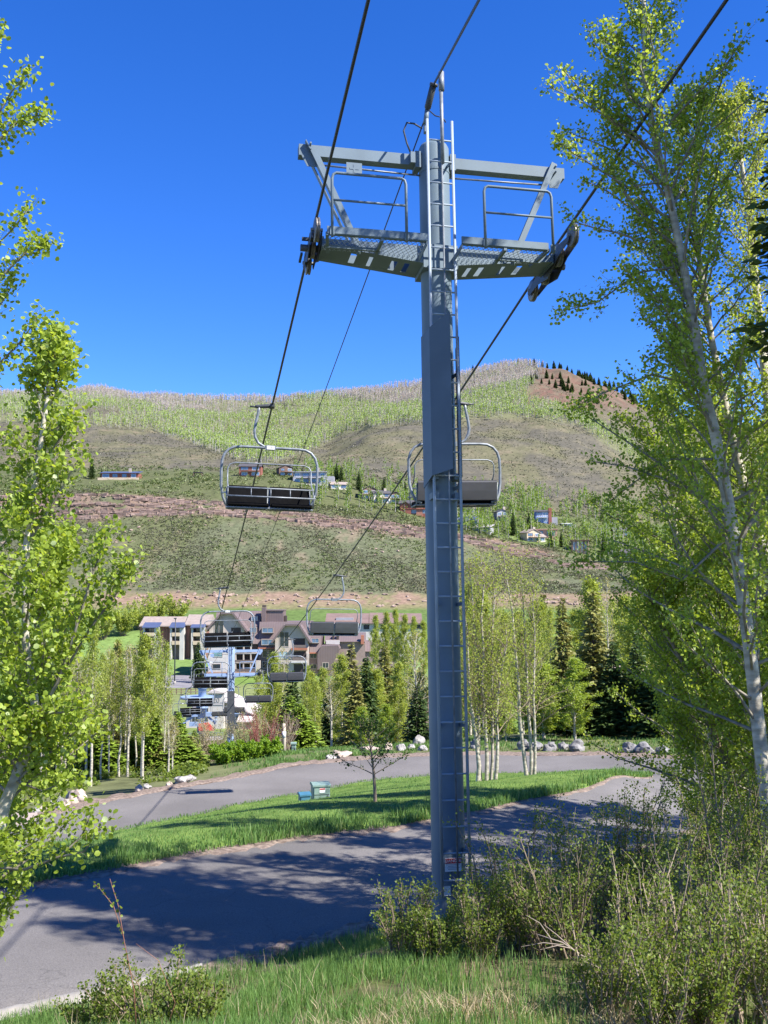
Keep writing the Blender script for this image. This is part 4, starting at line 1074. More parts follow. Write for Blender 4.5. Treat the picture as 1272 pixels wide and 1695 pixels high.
big('pale topped aspen at the right edge standing behind the leaning one', [(1300, 1310), (1285, 1000), (1275, 700), (1255, 500), (1240, 350), (1225, 250), (1208, 170)], 19.0, .13, 53, 90, .15, lambda f: 1.9 * (1 - f) ** .5 + .3, 14, lm=L_YOUNG, leaf=.05)
big('aspen partly outside the right edge above the roadside shrubs', [(1420, 1250), (1400, 900), (1385, 500), (1370, 100), (1360, -250)], 15.5, .14, 54, 62, .15, lambda f: 2.0 * (1 - f) ** .5 + .3, 14)
big('aspen at the bend whose crown fills the middle of the right hand foliage', [(1190, 1320), (1170, 1160), (1140, 1010), (1120, 880), (1105, 760), (1100, 660)], 17.5, .07, 64, 90, .12, lambda f: 1.9 * (1 - f) ** .5 + .3, 19, bark=M_BARK2)
big('aspen behind the bend between the big trunks and the spruces', [(1240, 1310), (1225, 1120), (1215, 940), (1200, 800), (1195, 690)], 19.0, .07, 65, 84, .1, lambda f: 1.9 * (1 - f) ** .5 + .3, 19, bark=M_BARK2)
big('dark stemmed sapling leaning left at the bend of the drive', [(1225, 1330), (1190, 1230), (1150, 1130), (1110, 1060), (1080, 1000), (1062, 950)], 17.0, .05, 55, 64, .05, lambda f: 1.35 * (1 - f) ** .5 + .25, 17, bark=M_TWIG)
big('sapling between the leaning one and the big white trunks', [(1262, 1320), (1235, 1230), (1215, 1120), (1190, 1010), (1180, 900)], 16.5, .05, 56, 64, .03, lambda f: 1.4 * (1 - f) ** .5 + .25, 17, bark=M_TWIG)
big('leafy sapling low at the right edge behind the shrubs', [(1330, 1340), (1300, 1240), (1285, 1130), (1270, 1010)], 15.0, .05, 57, 56, .05, lambda f: 1.35 * (1 - f) ** .5 + .25, 17, bark=M_TWIG)
big('thin sapling furthest left among the right hand leaves', [(1180, 1290), (1150, 1210), (1120, 1130), (1090, 1070)], 20.0, .04, 58, 50, .05, lambda f: 1.15 * (1 - f) ** .5 + .2, 16, bark=M_TWIG)
# left edge
big('aspen at the left edge whose stems bend in over the street', [(-30, 1520), (8, 1330), (36, 1265), (47, 1220), (60, 1180), (42, 1060), (44, 900), (58, 800), (74, 690), (84, 620), (93, 555)], 9.6, .06, 61, 54, .13, lambda f: .95 * (1 - f) ** .6 * (.65 + .45 * math.sin(f * 17)) + .12, 13, leaf=.048, twigs=11, tl_=.26, lm=L_SHRUB if False else None,
    extra=[([at(47, 1220, 9.6), at(95, 1130, 9.5), at(120, 1060, 9.4), at(150, 960, 9.3), at(180, 880, 9.3)], .018, 40), ([at(95, 1130, 9.5), at(150, 1040, 9.5), at(195, 980, 9.4), at(215, 940, 9.4)], .012, 30), ([at(60, 1180, 9.6), at(100, 1180, 9.3), at(140, 1170, 9.2)], .012, 14),
           ([at(-60, 1430, 9.6), at(40, 1440, 9.2), at(100, 1418, 9.1), at(135, 1385, 9.1), at(150, 1350, 9.1)], .014, 9), ([at(100, 1418, 9.1), at(140, 1410, 9.0), at(165, 1370, 9.0)], .008, 6), ([at(20, 1290, 9.6), at(70, 1310, 9.4), at(120, 1290, 9.3)], .01, 12), ([at(58, 800, 9.6), at(90, 740, 9.6), at(125, 690, 9.6)], .01, 12), ([at(45, 900, 9.6), at(90, 830, 9.5), at(130, 760, 9.5)], .012, 14)])
big('taller aspen at the left edge with only its side branches in view', [(-95, 1500), (-90, 1200), (-80, 900), (-70, 600), (-62, 300), (-60, 50), (-58, -200)], 10.0, .075, 62, 74, .12, lambda f: .85 * (1 - f) ** .35 * (.72 + .34 * math.sin(f * 23 + 1.0)) + .1, 13, leaf=.048, twigs=10, tl_=.24, bias=(0.0, .35),
    extra=[([at(-66, 300, 10), at(-10, 240, 9.9), at(30, 200, 9.9), at(66, 190, 9.9)], .012, 24), ([at(-66, 560, 10), at(-10, 470, 9.9), at(40, 420, 9.9), at(76, 405, 9.9)], .012, 24), ([at(-66, 300, 10), at(-10, 200, 9.9), at(20, 150, 9.9), at(45, 125, 9.9)], .01, 12), ([at(-66, 560, 10), at(-20, 420, 9.9), at(20, 380, 9.9), at(48, 345, 9.9)], .01, 12), ([at(-70, 700, 10), at(-20, 620, 9.9), at(30, 570, 9.9), at(60, 530, 9.9)], .012, 18)])
big('leafy aspen low at the left edge under the two taller ones', [(-40, 1480), (-10, 1300), (30, 1150), (70, 1020), (100, 900)], 10.6, .045, 63, 62, .08, lambda f: .95 * (1 - f) ** .5 + .15, 15, leaf=.048, tl_=.25)
# a spruce at the right edge and the trees right of the picture that shade the drive
sp = conifer('spruce_tree', 15.5, 2.3, 71, L_SPRUCE, gap=.2, spray=.17, dens=3.0, clear=.47, sag_=.4); sp.location = (5.95, 12.6, hz(5.95, 12.6)); tag(sp, 'dark spruce reaching in at the upper right edge', 'tree')
for i, (x, y, s, lb) in enumerate([(8.6, 9.6, 1.75, 'aspen beside the drive right of the picture, nearest its edge'), (8.6, 12.4, 2.05, 'aspen beside the drive right of the picture, by the bend'), (11.5, 18.5, 1.5, 'aspen at the outer side of the bend of the drive'), (10.2, 21.0, 1.75, 'tall aspen right of the bend behind the foreground trees'), (13.2, 22.5, 1.9, 'tallest aspen right of the bend behind the foreground trees')]):
    t = copy_tree(_made[['thin', 'thin', 'thin2', 'lush2', 'lush'][i]]); t.location = (x, y, hz(x, y)); t.scale = (s * .75, s * .75, s); t.rotation_euler = (0, 0, i * 1.9); tag(t, lb, 'tree', 'tall aspens shading the drive')

# ------------------------------------------------------------------ shrubs
def shrub(px, D, H, seed, label, lm=L_SHRUB, stems=16, spread=.5, leaf=.035, per=9, twig=M_TWIG, name='shrub', group='roadside shrubs', cat='shrub', lean=(0, 0), tw=7):
    g = ground(px, D); r = random.Random(seed); rs = np.random.RandomState(seed)
    t = empty(name, g); sb, P = MB(), []
    for i in range(stems):
        a = r.uniform(0, 6.28); q = r.uniform(.0, .12) * H + .04
        h = H * r.uniform(.5, 1.08); out = spread * H * r.uniform(.25, 1.0)
        b = Vector((math.cos(a) * q, math.sin(a) * q, -.08)); d = Vector((math.cos(a) * out + lean[0] * H, math.sin(a) * out + lean[1] * H, h))
        pts = [b, b + d * .3 + rvec(r) * .04 * H, b + d * .65 + rvec(r) * .06 * H + Vector((0, 0, .05 * H)), b + d]
        limb_with_leaves(sb, P, pts, .007 + .004 * H, r, tw, per, .2 * H + .06, .022 + .012 * H, f0=.22)
    sb.build('stems', twig, t)
    V = leaves(np.array([tuple(p) for p in P]), leaf, rs, LEAF4)
    link('foliage', np_mesh('foliage', [multi(V, LEAF4F)], lm), t)
    return tag(t, label, cat, group)
M_RED_TW = mat('red_twigs', (.22, .07, .06), .8, .25, 8.0)
M_GREY_TW = mat('grey_twigs', (.34, .27, .20), .85, .25, 8.0)
for a in [(668, 12.7, .85, 'leafy shrub left of the tower foot'), (722, 12.3, .66, 'leafy shrub directly before the tower foot'), (795, 12.1, .85, 'bright shrub just right of the tower ladder'), (838, 13.6, 1.4, 'tall thin shrub right of the tower ladder'),
          (865, 12.6, .85, 'low dark shrub in the gap right of the tower'), (905, 12.2, 1.2, 'shrub left of the bleached dead branch'), (948, 12.0, 1.4, 'shrub behind the bleached dead branch'), (985, 13.4, 1.65, 'tall shrub standing out against the sunny drive'),
          (1048, 13.2, 1.75, 'tallest shrub standing out against the drive, right of another'), (1060, 10.6, 1.3, 'broad shrub in the middle of the right bank'), (1115, 12.4, 1.55, 'shrub at the edge of the deep shade on the right'),
          (1132, 10.0, 1.25, 'bright shrub low on the right bank'), (1182, 13.8, 1.8, 'dark tall shrub below the sapling trunks'), (1200, 11.0, 1.5, 'twiggy shrub near the right edge'), (1245, 12.4, 2.2, 'tall twiggy shrub at the right edge'),
          (1240, 9.4, 1.25, 'pale twiggy shrub at the lower right corner'), (1160, 9.0, .9, 'low shrub above the dry grass at lower right'), (1010, 9.7, .85, 'low green shrub above the dry grass in the middle'), (1092, 8.9, .8, 'smallest bright shrub at the bottom right'), (1285, 9.2, 1.2, 'shrub cut by the lower right edge'),
          (1300, 14.5, 2.6, 'large shrub cut by the right edge'), (1230, 15.5, 1.6, 'dark shrub behind the tall ones on the right')]:
    k = int(a[0] * 3.1 + a[1] * 7); sparse = a[2] > 1.6
    shrub(a[0], a[1], a[2], k, a[3], stems=22, spread=.42 if a[2] < 1.7 else .34, per=11 if not sparse else 17, leaf=.033, tw=10, twig=M_GREY_TW if k % 3 == 0 else M_TWIG, lean=(.12, 0) if a[0] > 1000 else (0, 0))
for a in [(205, 10.6, .62, 'low shrub at the bottom left under the red sprig'), (262, 10.2, .66, 'bushy low shrub right of the red sprig'), (155, 10.9, .5, 'smallest shrub at the bottom left beside the kerb'), (318, 10.0, .5, 'low shrub between the red sprig and the long grass')]:
    shrub(*a[:3], int(a[0]), a[3], stems=26, spread=.6, leaf=.034, per=11)
def sprig():
    g = ground(228, 9.6); t = empty('red_sprig', g); sb, P = MB(), []
    r = random.Random(5); rs = np.random.RandomState(5)
    def loc3(x, y): return at(x, y, 9.4) - g
    a = [Vector((0, 0, -.1)), loc3(222, 1640), loc3(206, 1560), loc3(196, 1500), loc3(182, 1455)]
    b = [loc3(204, 1550), loc3(188, 1500), loc3(166, 1472), loc3(155, 1462)]
    c = [Vector((.2, 0, -.1)), loc3(290, 1660), loc3(262, 1590), loc3(225, 1562)]
    for p, r0 in ((a, .0055), (b, .004), (c, .004)): sb.tube(p, [r0 * (1 - .6 * i / (len(p) - 1)) for i in range(len(p))], 6)
    for p in (a, b):
        for i in range(16): P.append(poly_at(p, .35 + .64 * i / 16) + rvec(r) * .012)
    sb.build('stems', mat('red_stem', (.24, .11, .07), .6, .2, 8.0), t)
    link('foliage', np_mesh('foliage', [multi(leaves(np.array([tuple(p) for p in P]), .035, rs, LEAF6), LEAF6F)], L_SHRUB), t)
    tag(t, 'bare red sprig with tiny leaves rising before the drive', 'shrub')
sprig()
def dead_branch():
    g = ground(965, 10.6) + Vector((0, -.2, .35)); r = random.Random(8); sb = MB(); t = None
    main = [Vector((.35, .1, -.3)), Vector((.05, 0, 0)), Vector((-.25, -.1, .22)), Vector((-.5, -.1, .3))]
    sb.tube(main, [.014, .011, .008, .004], 6)
    for i in range(9):
        s = poly_at(main, r.uniform(.1, .9)); d = (Vector((-1, -.1, .35)) + rvec(r) * .8).normalized(); l = r.uniform(.2, .5)
        sb.tube([s, s + d * l * .5 + rvec(r) * .04, s + d * l], [.007, .005, .002], 4, caps=False)
    o = sb.build('dead_branch', mat('bleached_wood', (.24, .20, .165), .8, .2, 6.0)); o.location = g
    tag(o, 'bleached dead branch lying in the shrubs on the right', 'branch')
dead_branch()
GS = 'bushes beyond the street below the smaller tower'
shrub(436, 57.5, 2.5, 81, 'red twigged bare bush beyond the street', leafmat('red_bud', (.16, .07, .05), (.25, .13, .08)), 46, .5, .06, 2, M_RED_TW, group=GS, tw=9)
shrub(468, 60.0, 2.5, 86, 'greyish red twiggy bush left of the broad fir', leafmat('red_bud', (.16, .07, .05), (.25, .13, .08)), 40, .45, .06, 1, M_GREY_TW, group=GS, tw=9)
for px, D, H, lb in BIGSHRUBS: shrub(px, D, H, int(px), lb, L_YOUNG, 46, .55, .5, 9, group='shrubs on the meadow', tw=8)
L_PALE = leafmat('pale_bud', (.3, .29, .16), (.45, .42, .27))
shrub(408, 58.5, 2.4, 82, 'pale budding bush just right of the smaller tower', L_PALE, 40, .42, .07, 6, M_GREY_TW, group=GS, tw=9)
shrub(352, 57.0, 2.3, 83, 'pale budding bush left of the smaller tower', L_PALE, 40, .45, .07, 6, M_GREY_TW, group=GS, tw=9)
for k, (px, D, lb) in enumerate([(372, 54.6, 'clipped bright hedge bush at the left end of the row'), (395, 55.0, 'clipped bright hedge bush in the middle left of the row'), (418, 55.6, 'clipped bright hedge bush in the middle right of the row'), (443, 56.2, 'clipped bright hedge bush at the right end of the row')]):
    shrub(px, D - 1.2, .95, 90 + k, lb, leafmat('hedge_leaf', (.14, .26, .02), (.28, .42, .05)), 34, .75, .12, 16, group='low hedge along the street')

# ------------------------------------------------------------------ grass
def blades(X, D, h, w, rs, off=0.0, lean=.35):
    n = len(X); Z = height(X, D) + off
    B = np.stack([X, D, Z], -1); a = rs.uniform(0, 6.28, n); side = np.stack([np.cos(a), np.sin(a), 0 * a], -1)
    b = rs.uniform(0, 6.28, n); ln = np.stack([np.cos(b), np.sin(b), 0 * b], -1) * (rs.uniform(.1, 1, n) * lean * h)[:, None]
    up = np.array([0, 0, 1.0]); H = h[:, None]; W = side * w[:, None]
    V = np.stack([B - W, B + W, B + ln * .35 + up * H * .55 + W * .7, B + ln * .35 + up * H * .55 - W * .7, B + ln + up * H * .95], 1)
    return multi(V, [[0, 1, 2, 3], [3, 2, 4]])
def grass_field(name, label_, n, pxr, dfun, hr, w, mat_, seed, dens=None, off=0.0, lean=.4, kind='stuff'):
    rs = np.random.RandomState(seed); px = rs.uniform(pxr[0], pxr[1], n); d0, d1 = dfun(px)
    D = d0 + (d1 - d0) * rs.rand(n); ok = d1 - d0 > .15
    X = (px - CX) / F * D; Z = hbase(X, D); X = (px - CX) / F * (D * CP + Z * SP)
    k = fbm(X / 1.1 + seed, D / 1.1, 3)
    if dens is not None: ok &= rs.rand(n) < dens(px, D, k)
    X, D, k = X[ok], D[ok], k[ok]; m = len(X)
    h = hr[0] + (hr[1] - hr[0]) * np.clip(rs.beta(2, 3, m) * (.4 + 1.2 * k), 0, 1.2)
    o = link(name, np_mesh(name, [blades(X, D, h, w * rs.uniform(.6, 1.3, m), rs, off, lean)], mat_))
    return tag(o, label_, 'grass', kind=kind)
isl_arr = lambda px: tuple(np.array(v) for v in zip(*[island_d(p) for p in px]))
def near(px): return np.full_like(px, 7.6), edge(E1D, px) - .25
grass_field('grass', 'long fresh green grass on the near bank', 84000, (-120, 760), near, (.06, .23), .0045, L_GRASS, 101, lambda px, D, k: np.clip((k - .30) * 4, .05, 1) * (1 - .75 * sstep(.9, .4, edge(E1D, px) - D) * sstep(380, 470, px)))
grass_field('grass', 'grass growing under the shrubs on the right bank', 26000, (740, 1420), near, (.06, .3), .0055, L_GRASS, 102, lambda px, D, k: np.clip((k - .42) * 4, .03, 1))
grass_field('dry_grass', 'dry straw coloured grass lying on the near bank', 15000, (480, 1400), lambda px: (np.full_like(px, 7.6), np.full_like(px, 10.2)), (.04, .2), .0045, L_DRY, 103, lambda px, D, k: np.clip((k - .50) * 8, 0, 1), lean=1.5)
grass_field('dry_grass', 'pale dry grass stems standing in the green bank', 1300, (60, 900), near, (.15, .38), .003, L_DRY, 104, lambda px, D, k: np.clip((k - .45) * 4, 0, 1), lean=.8)
grass_field('grass', 'short sunlit lawn grass between the two roads', 100000, (-200, 1080), isl_arr, (.05, .16), .013, L_GRASS, 105, None, .10)
grass_field('grass', 'taller rough grass along the edges of the lawn', 15000, (-200, 1075), lambda px: (isl_arr(px)[0] + .1, isl_arr(px)[0] + 1.3), (.1, .34), .012, L_GRASS, 106, lambda px, D, k: np.clip((k - .35) * 5, .1, 1), .08)
grass_field('grass', 'verge grass along the far side of the street', 90000, (-100, 1300), lambda px: (edge(E4D, px) + 1.1, edge(E4D, px) + 10), (.06, .26), .02, L_GRASS, 107, lambda px, D, k: np.clip((k - .36) * 4, .02, 1) * sstep(330, 480, px) * (1 - .6 * sstep(760, 860, px)))
# ------------------------------------------------------------------ cover of the far slopes
def far_scatter(n, pxr, Dr, seed, accept):
    rs = np.random.RandomState(seed); px = rs.uniform(*pxr, n); D = rs.uniform(*Dr, n); X = (px - CX) / F * D * 1.0
    Z = height(X, D); px, py = project(X, D, Z)
    a = accept(px, py, D, X); ok = rs.rand(n) < a
    return X[ok], D[ok], Z[ok], px[ok], py[ok], rs
def tuft(X, D, Z, r, flat, k, size, rs):
    """k small leaf faces spread through a squashed ball at every point"""
    n = len(X); d = unit(rs.normal(size=(n, k, 3))) * rs.uniform(.35, 1, (n, k, 1)) ** .5
    d[..., 2] = np.abs(d[..., 2]) * flat
    C = np.stack([X, D, Z], -1)[:, None] + d * r[:, None, None]
    return leaves(C.reshape(-1, 3), size, rs, LEAF4 - np.array([.5, 0, 0]), up=.5)
L_SAGE = leafmat('sage_leaf', (.085, .09, .055), (.155, .15, .09), trans=.15)
L_SAGEG = leafmat('scrub_leaf', (.09, .125, .04), (.17, .205, .07), trans=.2)
L_WOOD = leafmat('aspen_wood_leaf', (.22, .33, .06), (.36, .46, .11), trans=.3)
cb_ = lambda px: np.interp(px, PXF, FAR[470]); ct_ = lambda px: np.interp(px, PXF, FAR[484])
def acc_slope(px, py, D, X):
    k = fbm(X / 16, D / 24, 3)
    return np.where((D > 396) & (py < 984), np.clip((k - .33) * 3.4, .06, .95), 0) * (1 - .45 * ((py < cb_(px)) & (py > ct_(px))))
X, D, Z, px, py, rs = far_scatter(46000, (-60, 1330), (394, 500), 201, acc_slope)
V = tuft(X, D, Z, rs.uniform(.25, .95, len(X)), .8, 7, .5, rs)
tag(link('sagebrush', np_mesh('sagebrush', [multi(V, LEAF4F)], L_SAGE)), 'grey green sagebrush dotted over the lower slope', 'sagebrush', kind='stuff')
X, D, Z, px, py, rs = far_scatter(14000, (-60, 1330), (398, 520), 206, lambda px, py, D, X: np.clip((fbm(X / 22 + 7, D / 26, 3) - .45) * 4, 0, .8) * (py < 980))
V = tuft(X, D, Z, rs.uniform(.5, 1.4, len(X)), .8, 8, .7, rs)
tag(link('green_brush', np_mesh('green_brush', [multi(V, LEAF4F)], L_SAGEG)), 'green brush among the sagebrush of the lower slope', 'brush', kind='stuff')
def acc_bench(px, py, D, X):
    k = fbm(X / 14 + 3, D / 14, 3)
    return np.clip((k - .32) * 4, .05, 1) * (py < ct_(px) - 1) * sstep(640, 560, D)
X, D, Z, px, py, rs = far_scatter(6500, (-60, 1300), (486, 640), 202, acc_bench)
V = tuft(X, D, Z, rs.uniform(.7, 2.1, len(X)), .85, 14, .85, rs)
tag(link('hillside_scrub', np_mesh('hillside_scrub', [multi(V, LEAF4F)], L_SAGEG)), 'dense green scrub on the bench below the hillside houses', 'scrub', kind='stuff')
def acc_dome(px, py, D, X):
    return np.clip((fbm(X / 25, D / 30, 3) - .28) * 2.6, .1, .9) * (1 - wood_mask(px, py, D)) * (D > 590)
X, D, Z, px, py, rs = far_scatter(52000, (-60, 1330), (590, 1150), 203, acc_dome)
V = tuft(X, D, Z, rs.uniform(.4, 1.1, len(X)), .6, 4, .8, rs)
tag(link('mountain_brush', np_mesh('mountain_brush', [multi(V, LEAF4F)], L_SAGE)), 'low brush over the bare mountain flank', 'brush', kind='stuff')

def grove(X, D, Z, H, rs, k, leaf, crown=(.35, 1.0), wr=.17):
    """slender trunks with leaf faces, one trunk and k faces per tree"""
    n = len(X); B = np.stack([X, D, Z - .3], -1); up = np.array([0, 0, 1.0])
    tr = []
    for ang in (0.0, 1.57):
        sd = np.array([math.cos(ang), math.sin(ang), 0]) * 1.0; w = (.016 * H + .05)[:, None]
        T = B + up * (H * .93)[:, None] + rs.normal(size=(n, 3)) * np.array([.2, .2, 0])
        tr.append(multi(np.stack([B - sd * w, B + sd * w, T + sd * w * .4, T - sd * w * .4], 1), [[0, 1, 2, 3]]))
    f = crown[0] + (crown[1] - crown[0]) * rs.beta(1.6, 1.5, (n, k)); a = rs.uniform(0, 6.28, (n, k)); r = H[:, None] * wr * (1.05 - f) ** .5 * rs.uniform(.1, 1.1, (n, k))
    C = B[:, None] + np.stack([np.cos(a) * r, np.sin(a) * r, f * H[:, None]], -1)
    V = leaves(C.reshape(-1, 3), leaf, rs, LEAF4 - np.array([.5, 0, 0]), up=.15)
    return tr, multi(V, LEAF4F)
M_PALETRUNK = mat('pale_trunk', (.40, .37, .33), .9, .2, .4)
M_GREYTWIG = leafmat('bare_twig_haze', (.36, .28, .25), (.52, .44, .40), trans=.2)
def acc_wood(top):
    def f(px, py, D, X):
        rid = np.interp(px, PXF, FAR[1330]); k = fbm(X / 40, D / 60, 3); h = py - rid
        edgeb = 12 * (fbm(X / 70 + 2, D * 0 + 5, 2) - .5) + np.interp(px, [0, 240, 262, 390, 420, 540, 600, 760, 880], [0, 2, 20, 18, 5, 6, 20, 26, 24])
        m = wood_mask(px, py, D) * np.clip((k - .22) * 4, .15, 1)
        bare = sstep(edgeb + 5, edgeb - 5, h + (k - .5) * 24)
        return m * (np.maximum(bare, .06) if top else 1 - bare * .85)
    return f
X, D, Z, px, py, rs = far_scatter(30000, (-80, 1180), (640, 1345), 204, acc_wood(False))
tr, lv = grove(X, D, Z, rs.uniform(6, 11, len(X)), rs, 20, 1.0, (.2, 1.0), .2)
wd = tag(link('aspen_wood', np_mesh('aspen_wood', [lv], L_WOOD)), 'young green aspen wood covering the mountain flank', 'woodland', kind='stuff')
t_ = link('trunks', np_mesh('trunks', tr, M_PALETRUNK), wd); t_['kind'] = 'stuff'
X, D, Z, px, py, rs = far_scatter(34000, (-80, 1000), (900, 1365), 205, acc_wood(True))
tr, lv = grove(X, D, Z, rs.uniform(7, 12, len(X)), rs, 14, .75, (.35, 1.02), .16)
wd = tag(link('bare_aspen_wood', np_mesh('bare_aspen_wood', [lv], M_GREYTWIG)), 'bare greyish pink aspen wood along the ridge', 'woodland', kind='stuff')
t_ = link('trunks', np_mesh('trunks', tr, M_PALETRUNK), wd); t_['kind'] = 'stuff'
# bright groves among the hillside houses
L_GROVE = leafmat('grove_leaf', (.15, .25, .04), (.27, .38, .09))
def acc_grove(px, py, D, X):
    k = fbm(X / 18 + 5, D / 22, 3)
    band = np.interp(px, [480, 520, 600, 640, 700, 780, 860, 900, 1000, 1100], [.0, .4, .25, .2, .55, .85, .85, .45, .6, .7])
    lo = ct_(px) - 6
    open_ = np.exp(-((px - 950) / 55) ** 2 - ((py - 872) / 14) ** 2)
    return band * np.clip((k - .36) * 5, 0, 1) * (py < lo) * sstep(648, 610, D) * (D > 492) * (1 - .95 * open_)
X, D, Z, px, py, rs = far_scatter(4200, (470, 1330), (492, 650), 207, acc_grove)
tr, lv = grove(X, D, Z, rs.uniform(6, 10.5, len(X)), rs, 60, .8, (.1, 1.0), .24)
wd = tag(link('aspen_grove', np_mesh('aspen_grove', [lv], L_GROVE)), 'bright green young aspens growing thickly among the hillside houses', 'woodland', kind='stuff')
t_ = link('trunks', np_mesh('trunks', tr, M_PALETRUNK), wd); t_['kind'] = 'stuff'
# bushes and young trees on the valley floor
X, D, Z, px, py, rs = far_scatter(1500, (-60, 1330), (75, 250), 208, lambda px, py, D, X: np.clip((fbm(X / 9, D / 12, 3) - .42) * 5, 0, 1) * ((px > 470) | (px < 210)))
V = tuft(X, D, Z, rs.uniform(.5, 1.8, len(X)), 1.0, 60, .34, rs)
tag(link('undergrowth', np_mesh('undergrowth', [multi(V, LEAF4F)], L_SHRUB)), 'bushy undergrowth between the trees of the valley floor', 'undergrowth', kind='stuff')

X, D, Z, px, py, rs = far_scatter(2600, (-80, 345), (46, 66), 209, lambda px, py, D, X: np.clip((fbm(X / 3, D / 4, 3) - .36) * 4, .05, 1) * (D > edge(E4D, px) + 2.6))
V = tuft(X, D, Z, rs.uniform(.12, .5, len(X)), .9, 26, .14, rs)
tag(link('low_undergrowth', np_mesh('low_undergrowth', [multi(V, LEAF4F)], L_SHRUB)), 'low undergrowth and litter at the foot of the left grove', 'undergrowth', kind='stuff')
# ------------------------------------------------------------------ cliff band and cut bank stones
M_CLIFF = mat('red_sandstone', (.17, .11, .085), .95, .3, .5, bump=.6, c2=(.34, .245, .20), stretch=(.25, .25, 2.6))
def cliff():
    rs = np.random.RandomState(31); mb = MB(); n = 0
    for i in range(2400):
        pxx = rs.uniform(-40, 1010); t = rs.choice([.06, .28, .52, .76, .95], p=[.28, .2, .2, .17, .15]) + rs.normal() * .035
        Dd = 471 + 14 * t; x = (pxx - CX) / F * Dd
        if vnoise(np.array([x / 11.]), np.array([t * 4.0]))[0] < np.interp(pxx, [0, 400, 480, 640, 900], [.22, .3, .55, .42, .55]): continue
        z = hz(x, Dd); w = rs.uniform(.9, 5.2); h = rs.uniform(.35, 1.5) * (1.35 if t < .15 else .9); d = rs.uniform(1, 2.2)
        c = Vector((x, Dd, z + h * .18)); a = rs.normal() * .18
        k = [rs.uniform(.75, 1.0) for _ in range(8)]
        vs = []
        for q, (sx, sy, sz) in enumerate([(-1, -1, -1), (1, -1, -1), (1, 1, -1), (-1, 1, -1), (-1, -1, 1), (1, -1, 1), (1, 1, 1), (-1, 1, 1)]):
            vs.append(c + Matrix.Rotation(a, 3, 'Z') @ Vector((sx * w / 2 * k[q], sy * d / 2 * k[q - 3], sz * h / 2 * (k[q - 5] if sz > 0 else 1) + sx * w * .04 * rs.normal())))
        mb.add(vs, [(0, 3, 2, 1), (4, 5, 6, 7), (0, 1, 5, 4), (1, 2, 6, 5), (2, 3, 7, 6), (3, 0, 4, 7)])
    tag(mb.build('cliff', M_CLIFF), kind='structure')
cliff()
def rubble(name, n, D0, D1, pxr, m, s0, s1, label, seed, acc):
    rs = np.random.RandomState(seed); mb = MB()
    for i in range(n):
        pxx = rs.uniform(*pxr); Dd = rs.uniform(D0, D1); x = (pxx - CX) / F * Dd
        if rs.rand() > acc(pxx, Dd, x): continue
        s = rs.uniform(s0, s1); mb.rock((x, Dd, hz(x, Dd) + s * .2), (s * rs.uniform(.8, 1.6), s, s * rs.uniform(.5, .8)), int(i + seed), 1)
    tag(mb.build(name, m), label, 'stones', kind='stuff')
M_PINK = mat('pink_stone', (.26, .18, .14), .95, .3, .8, bump=.5, c2=(.40, .30, .24))
rubble('bank_stones', 420, 377, 394, (180, 1050), M_PINK, .3, 1.1, 'pinkish stones on the cut bank behind the lodge', 41, lambda p, d, x: float(vnoise(np.array([x / 8.]), np.array([d / 8.]))[0]) * 1.3 - .1)
rubble('slope_rubble', 700, 440, 486, (-40, 1050), M_PINK, .3, .9, 'loose pale stones below the cliff', 42, lambda p, d, x: float(vnoise(np.array([x / 14.]), np.array([d / 10.]))[0]) * 1.6 - .6)

# dark conifers on the ridge and lone ones by the houses
def far_tree(px, D, H, label, group, kind='spruce', w=.9):
    t = copy_tree(_made[kind]); g = ground(px, D); s = H / PROTO_H; t.location = g; t.scale = (s * w, s * w, s); t.rotation_euler = (0, 0, px % 6.28)
    return tag(t, label, 'tree', group)
rr = random.Random(77)
for i in range(46):
    p = rr.uniform(876, 990) if i % 4 else rr.uniform(905, 955); D = rr.uniform(1210, 1325) if i % 3 else rr.uniform(1130, 1210)
    far_tree(p, D, rr.uniform(6.5, 12), 'dark conifer in the cluster on the red ridge', 'dark conifers on the ridge', w=1.3)
for i in range(30):
    far_tree(rr.uniform(955, 1075), rr.uniform(1260, 1330), rr.uniform(7, 13), 'dark conifer in the line along the ridge right of the red slope', 'dark conifers on the ridge', w=1.3)
for px, D, H, lb in [(783, 1325, 11, 'lone dark conifer on the ridge just right of the tower'), (858, 1325, 10, 'lone small conifer on the ridge left of the dark cluster'), (880, 1120, 11, 'lone conifer on the red slope below the cluster')]:
    far_tree(px, D, H, lb, 'lone conifers high on the mountain', w=1.2)
for px, D, H, lb in [(152, 545, 11.5, 'dark conifer just left of the long low hillside house'), (168, 548, 6, 'small conifer touching the long low hillside house'), (557, 560, 10, 'left of two dark conifers right of the blue grey house'), (565, 558, 9, 'right of two dark conifers right of the blue grey house'),
        (594, 545, 10.5, 'dark conifer left of the brown chalets'), (636, 548, 9.5, 'dark conifer behind the brown chalets'), (671, 552, 10, 'dark conifer behind the red house'), (850, 512, 12, 'conifer left of the house with the stone chimney'), (876, 530, 9, 'conifer beside the blue house'), (930, 506, 8, 'dark conifer right of the pink flat house'), (912, 500, 8, 'small conifer between the pink house and the striped one'), (1000, 508, 9, 'conifer right of the striped house')]:
    far_tree(px, D, H, lb, 'conifers near the hillside houses')
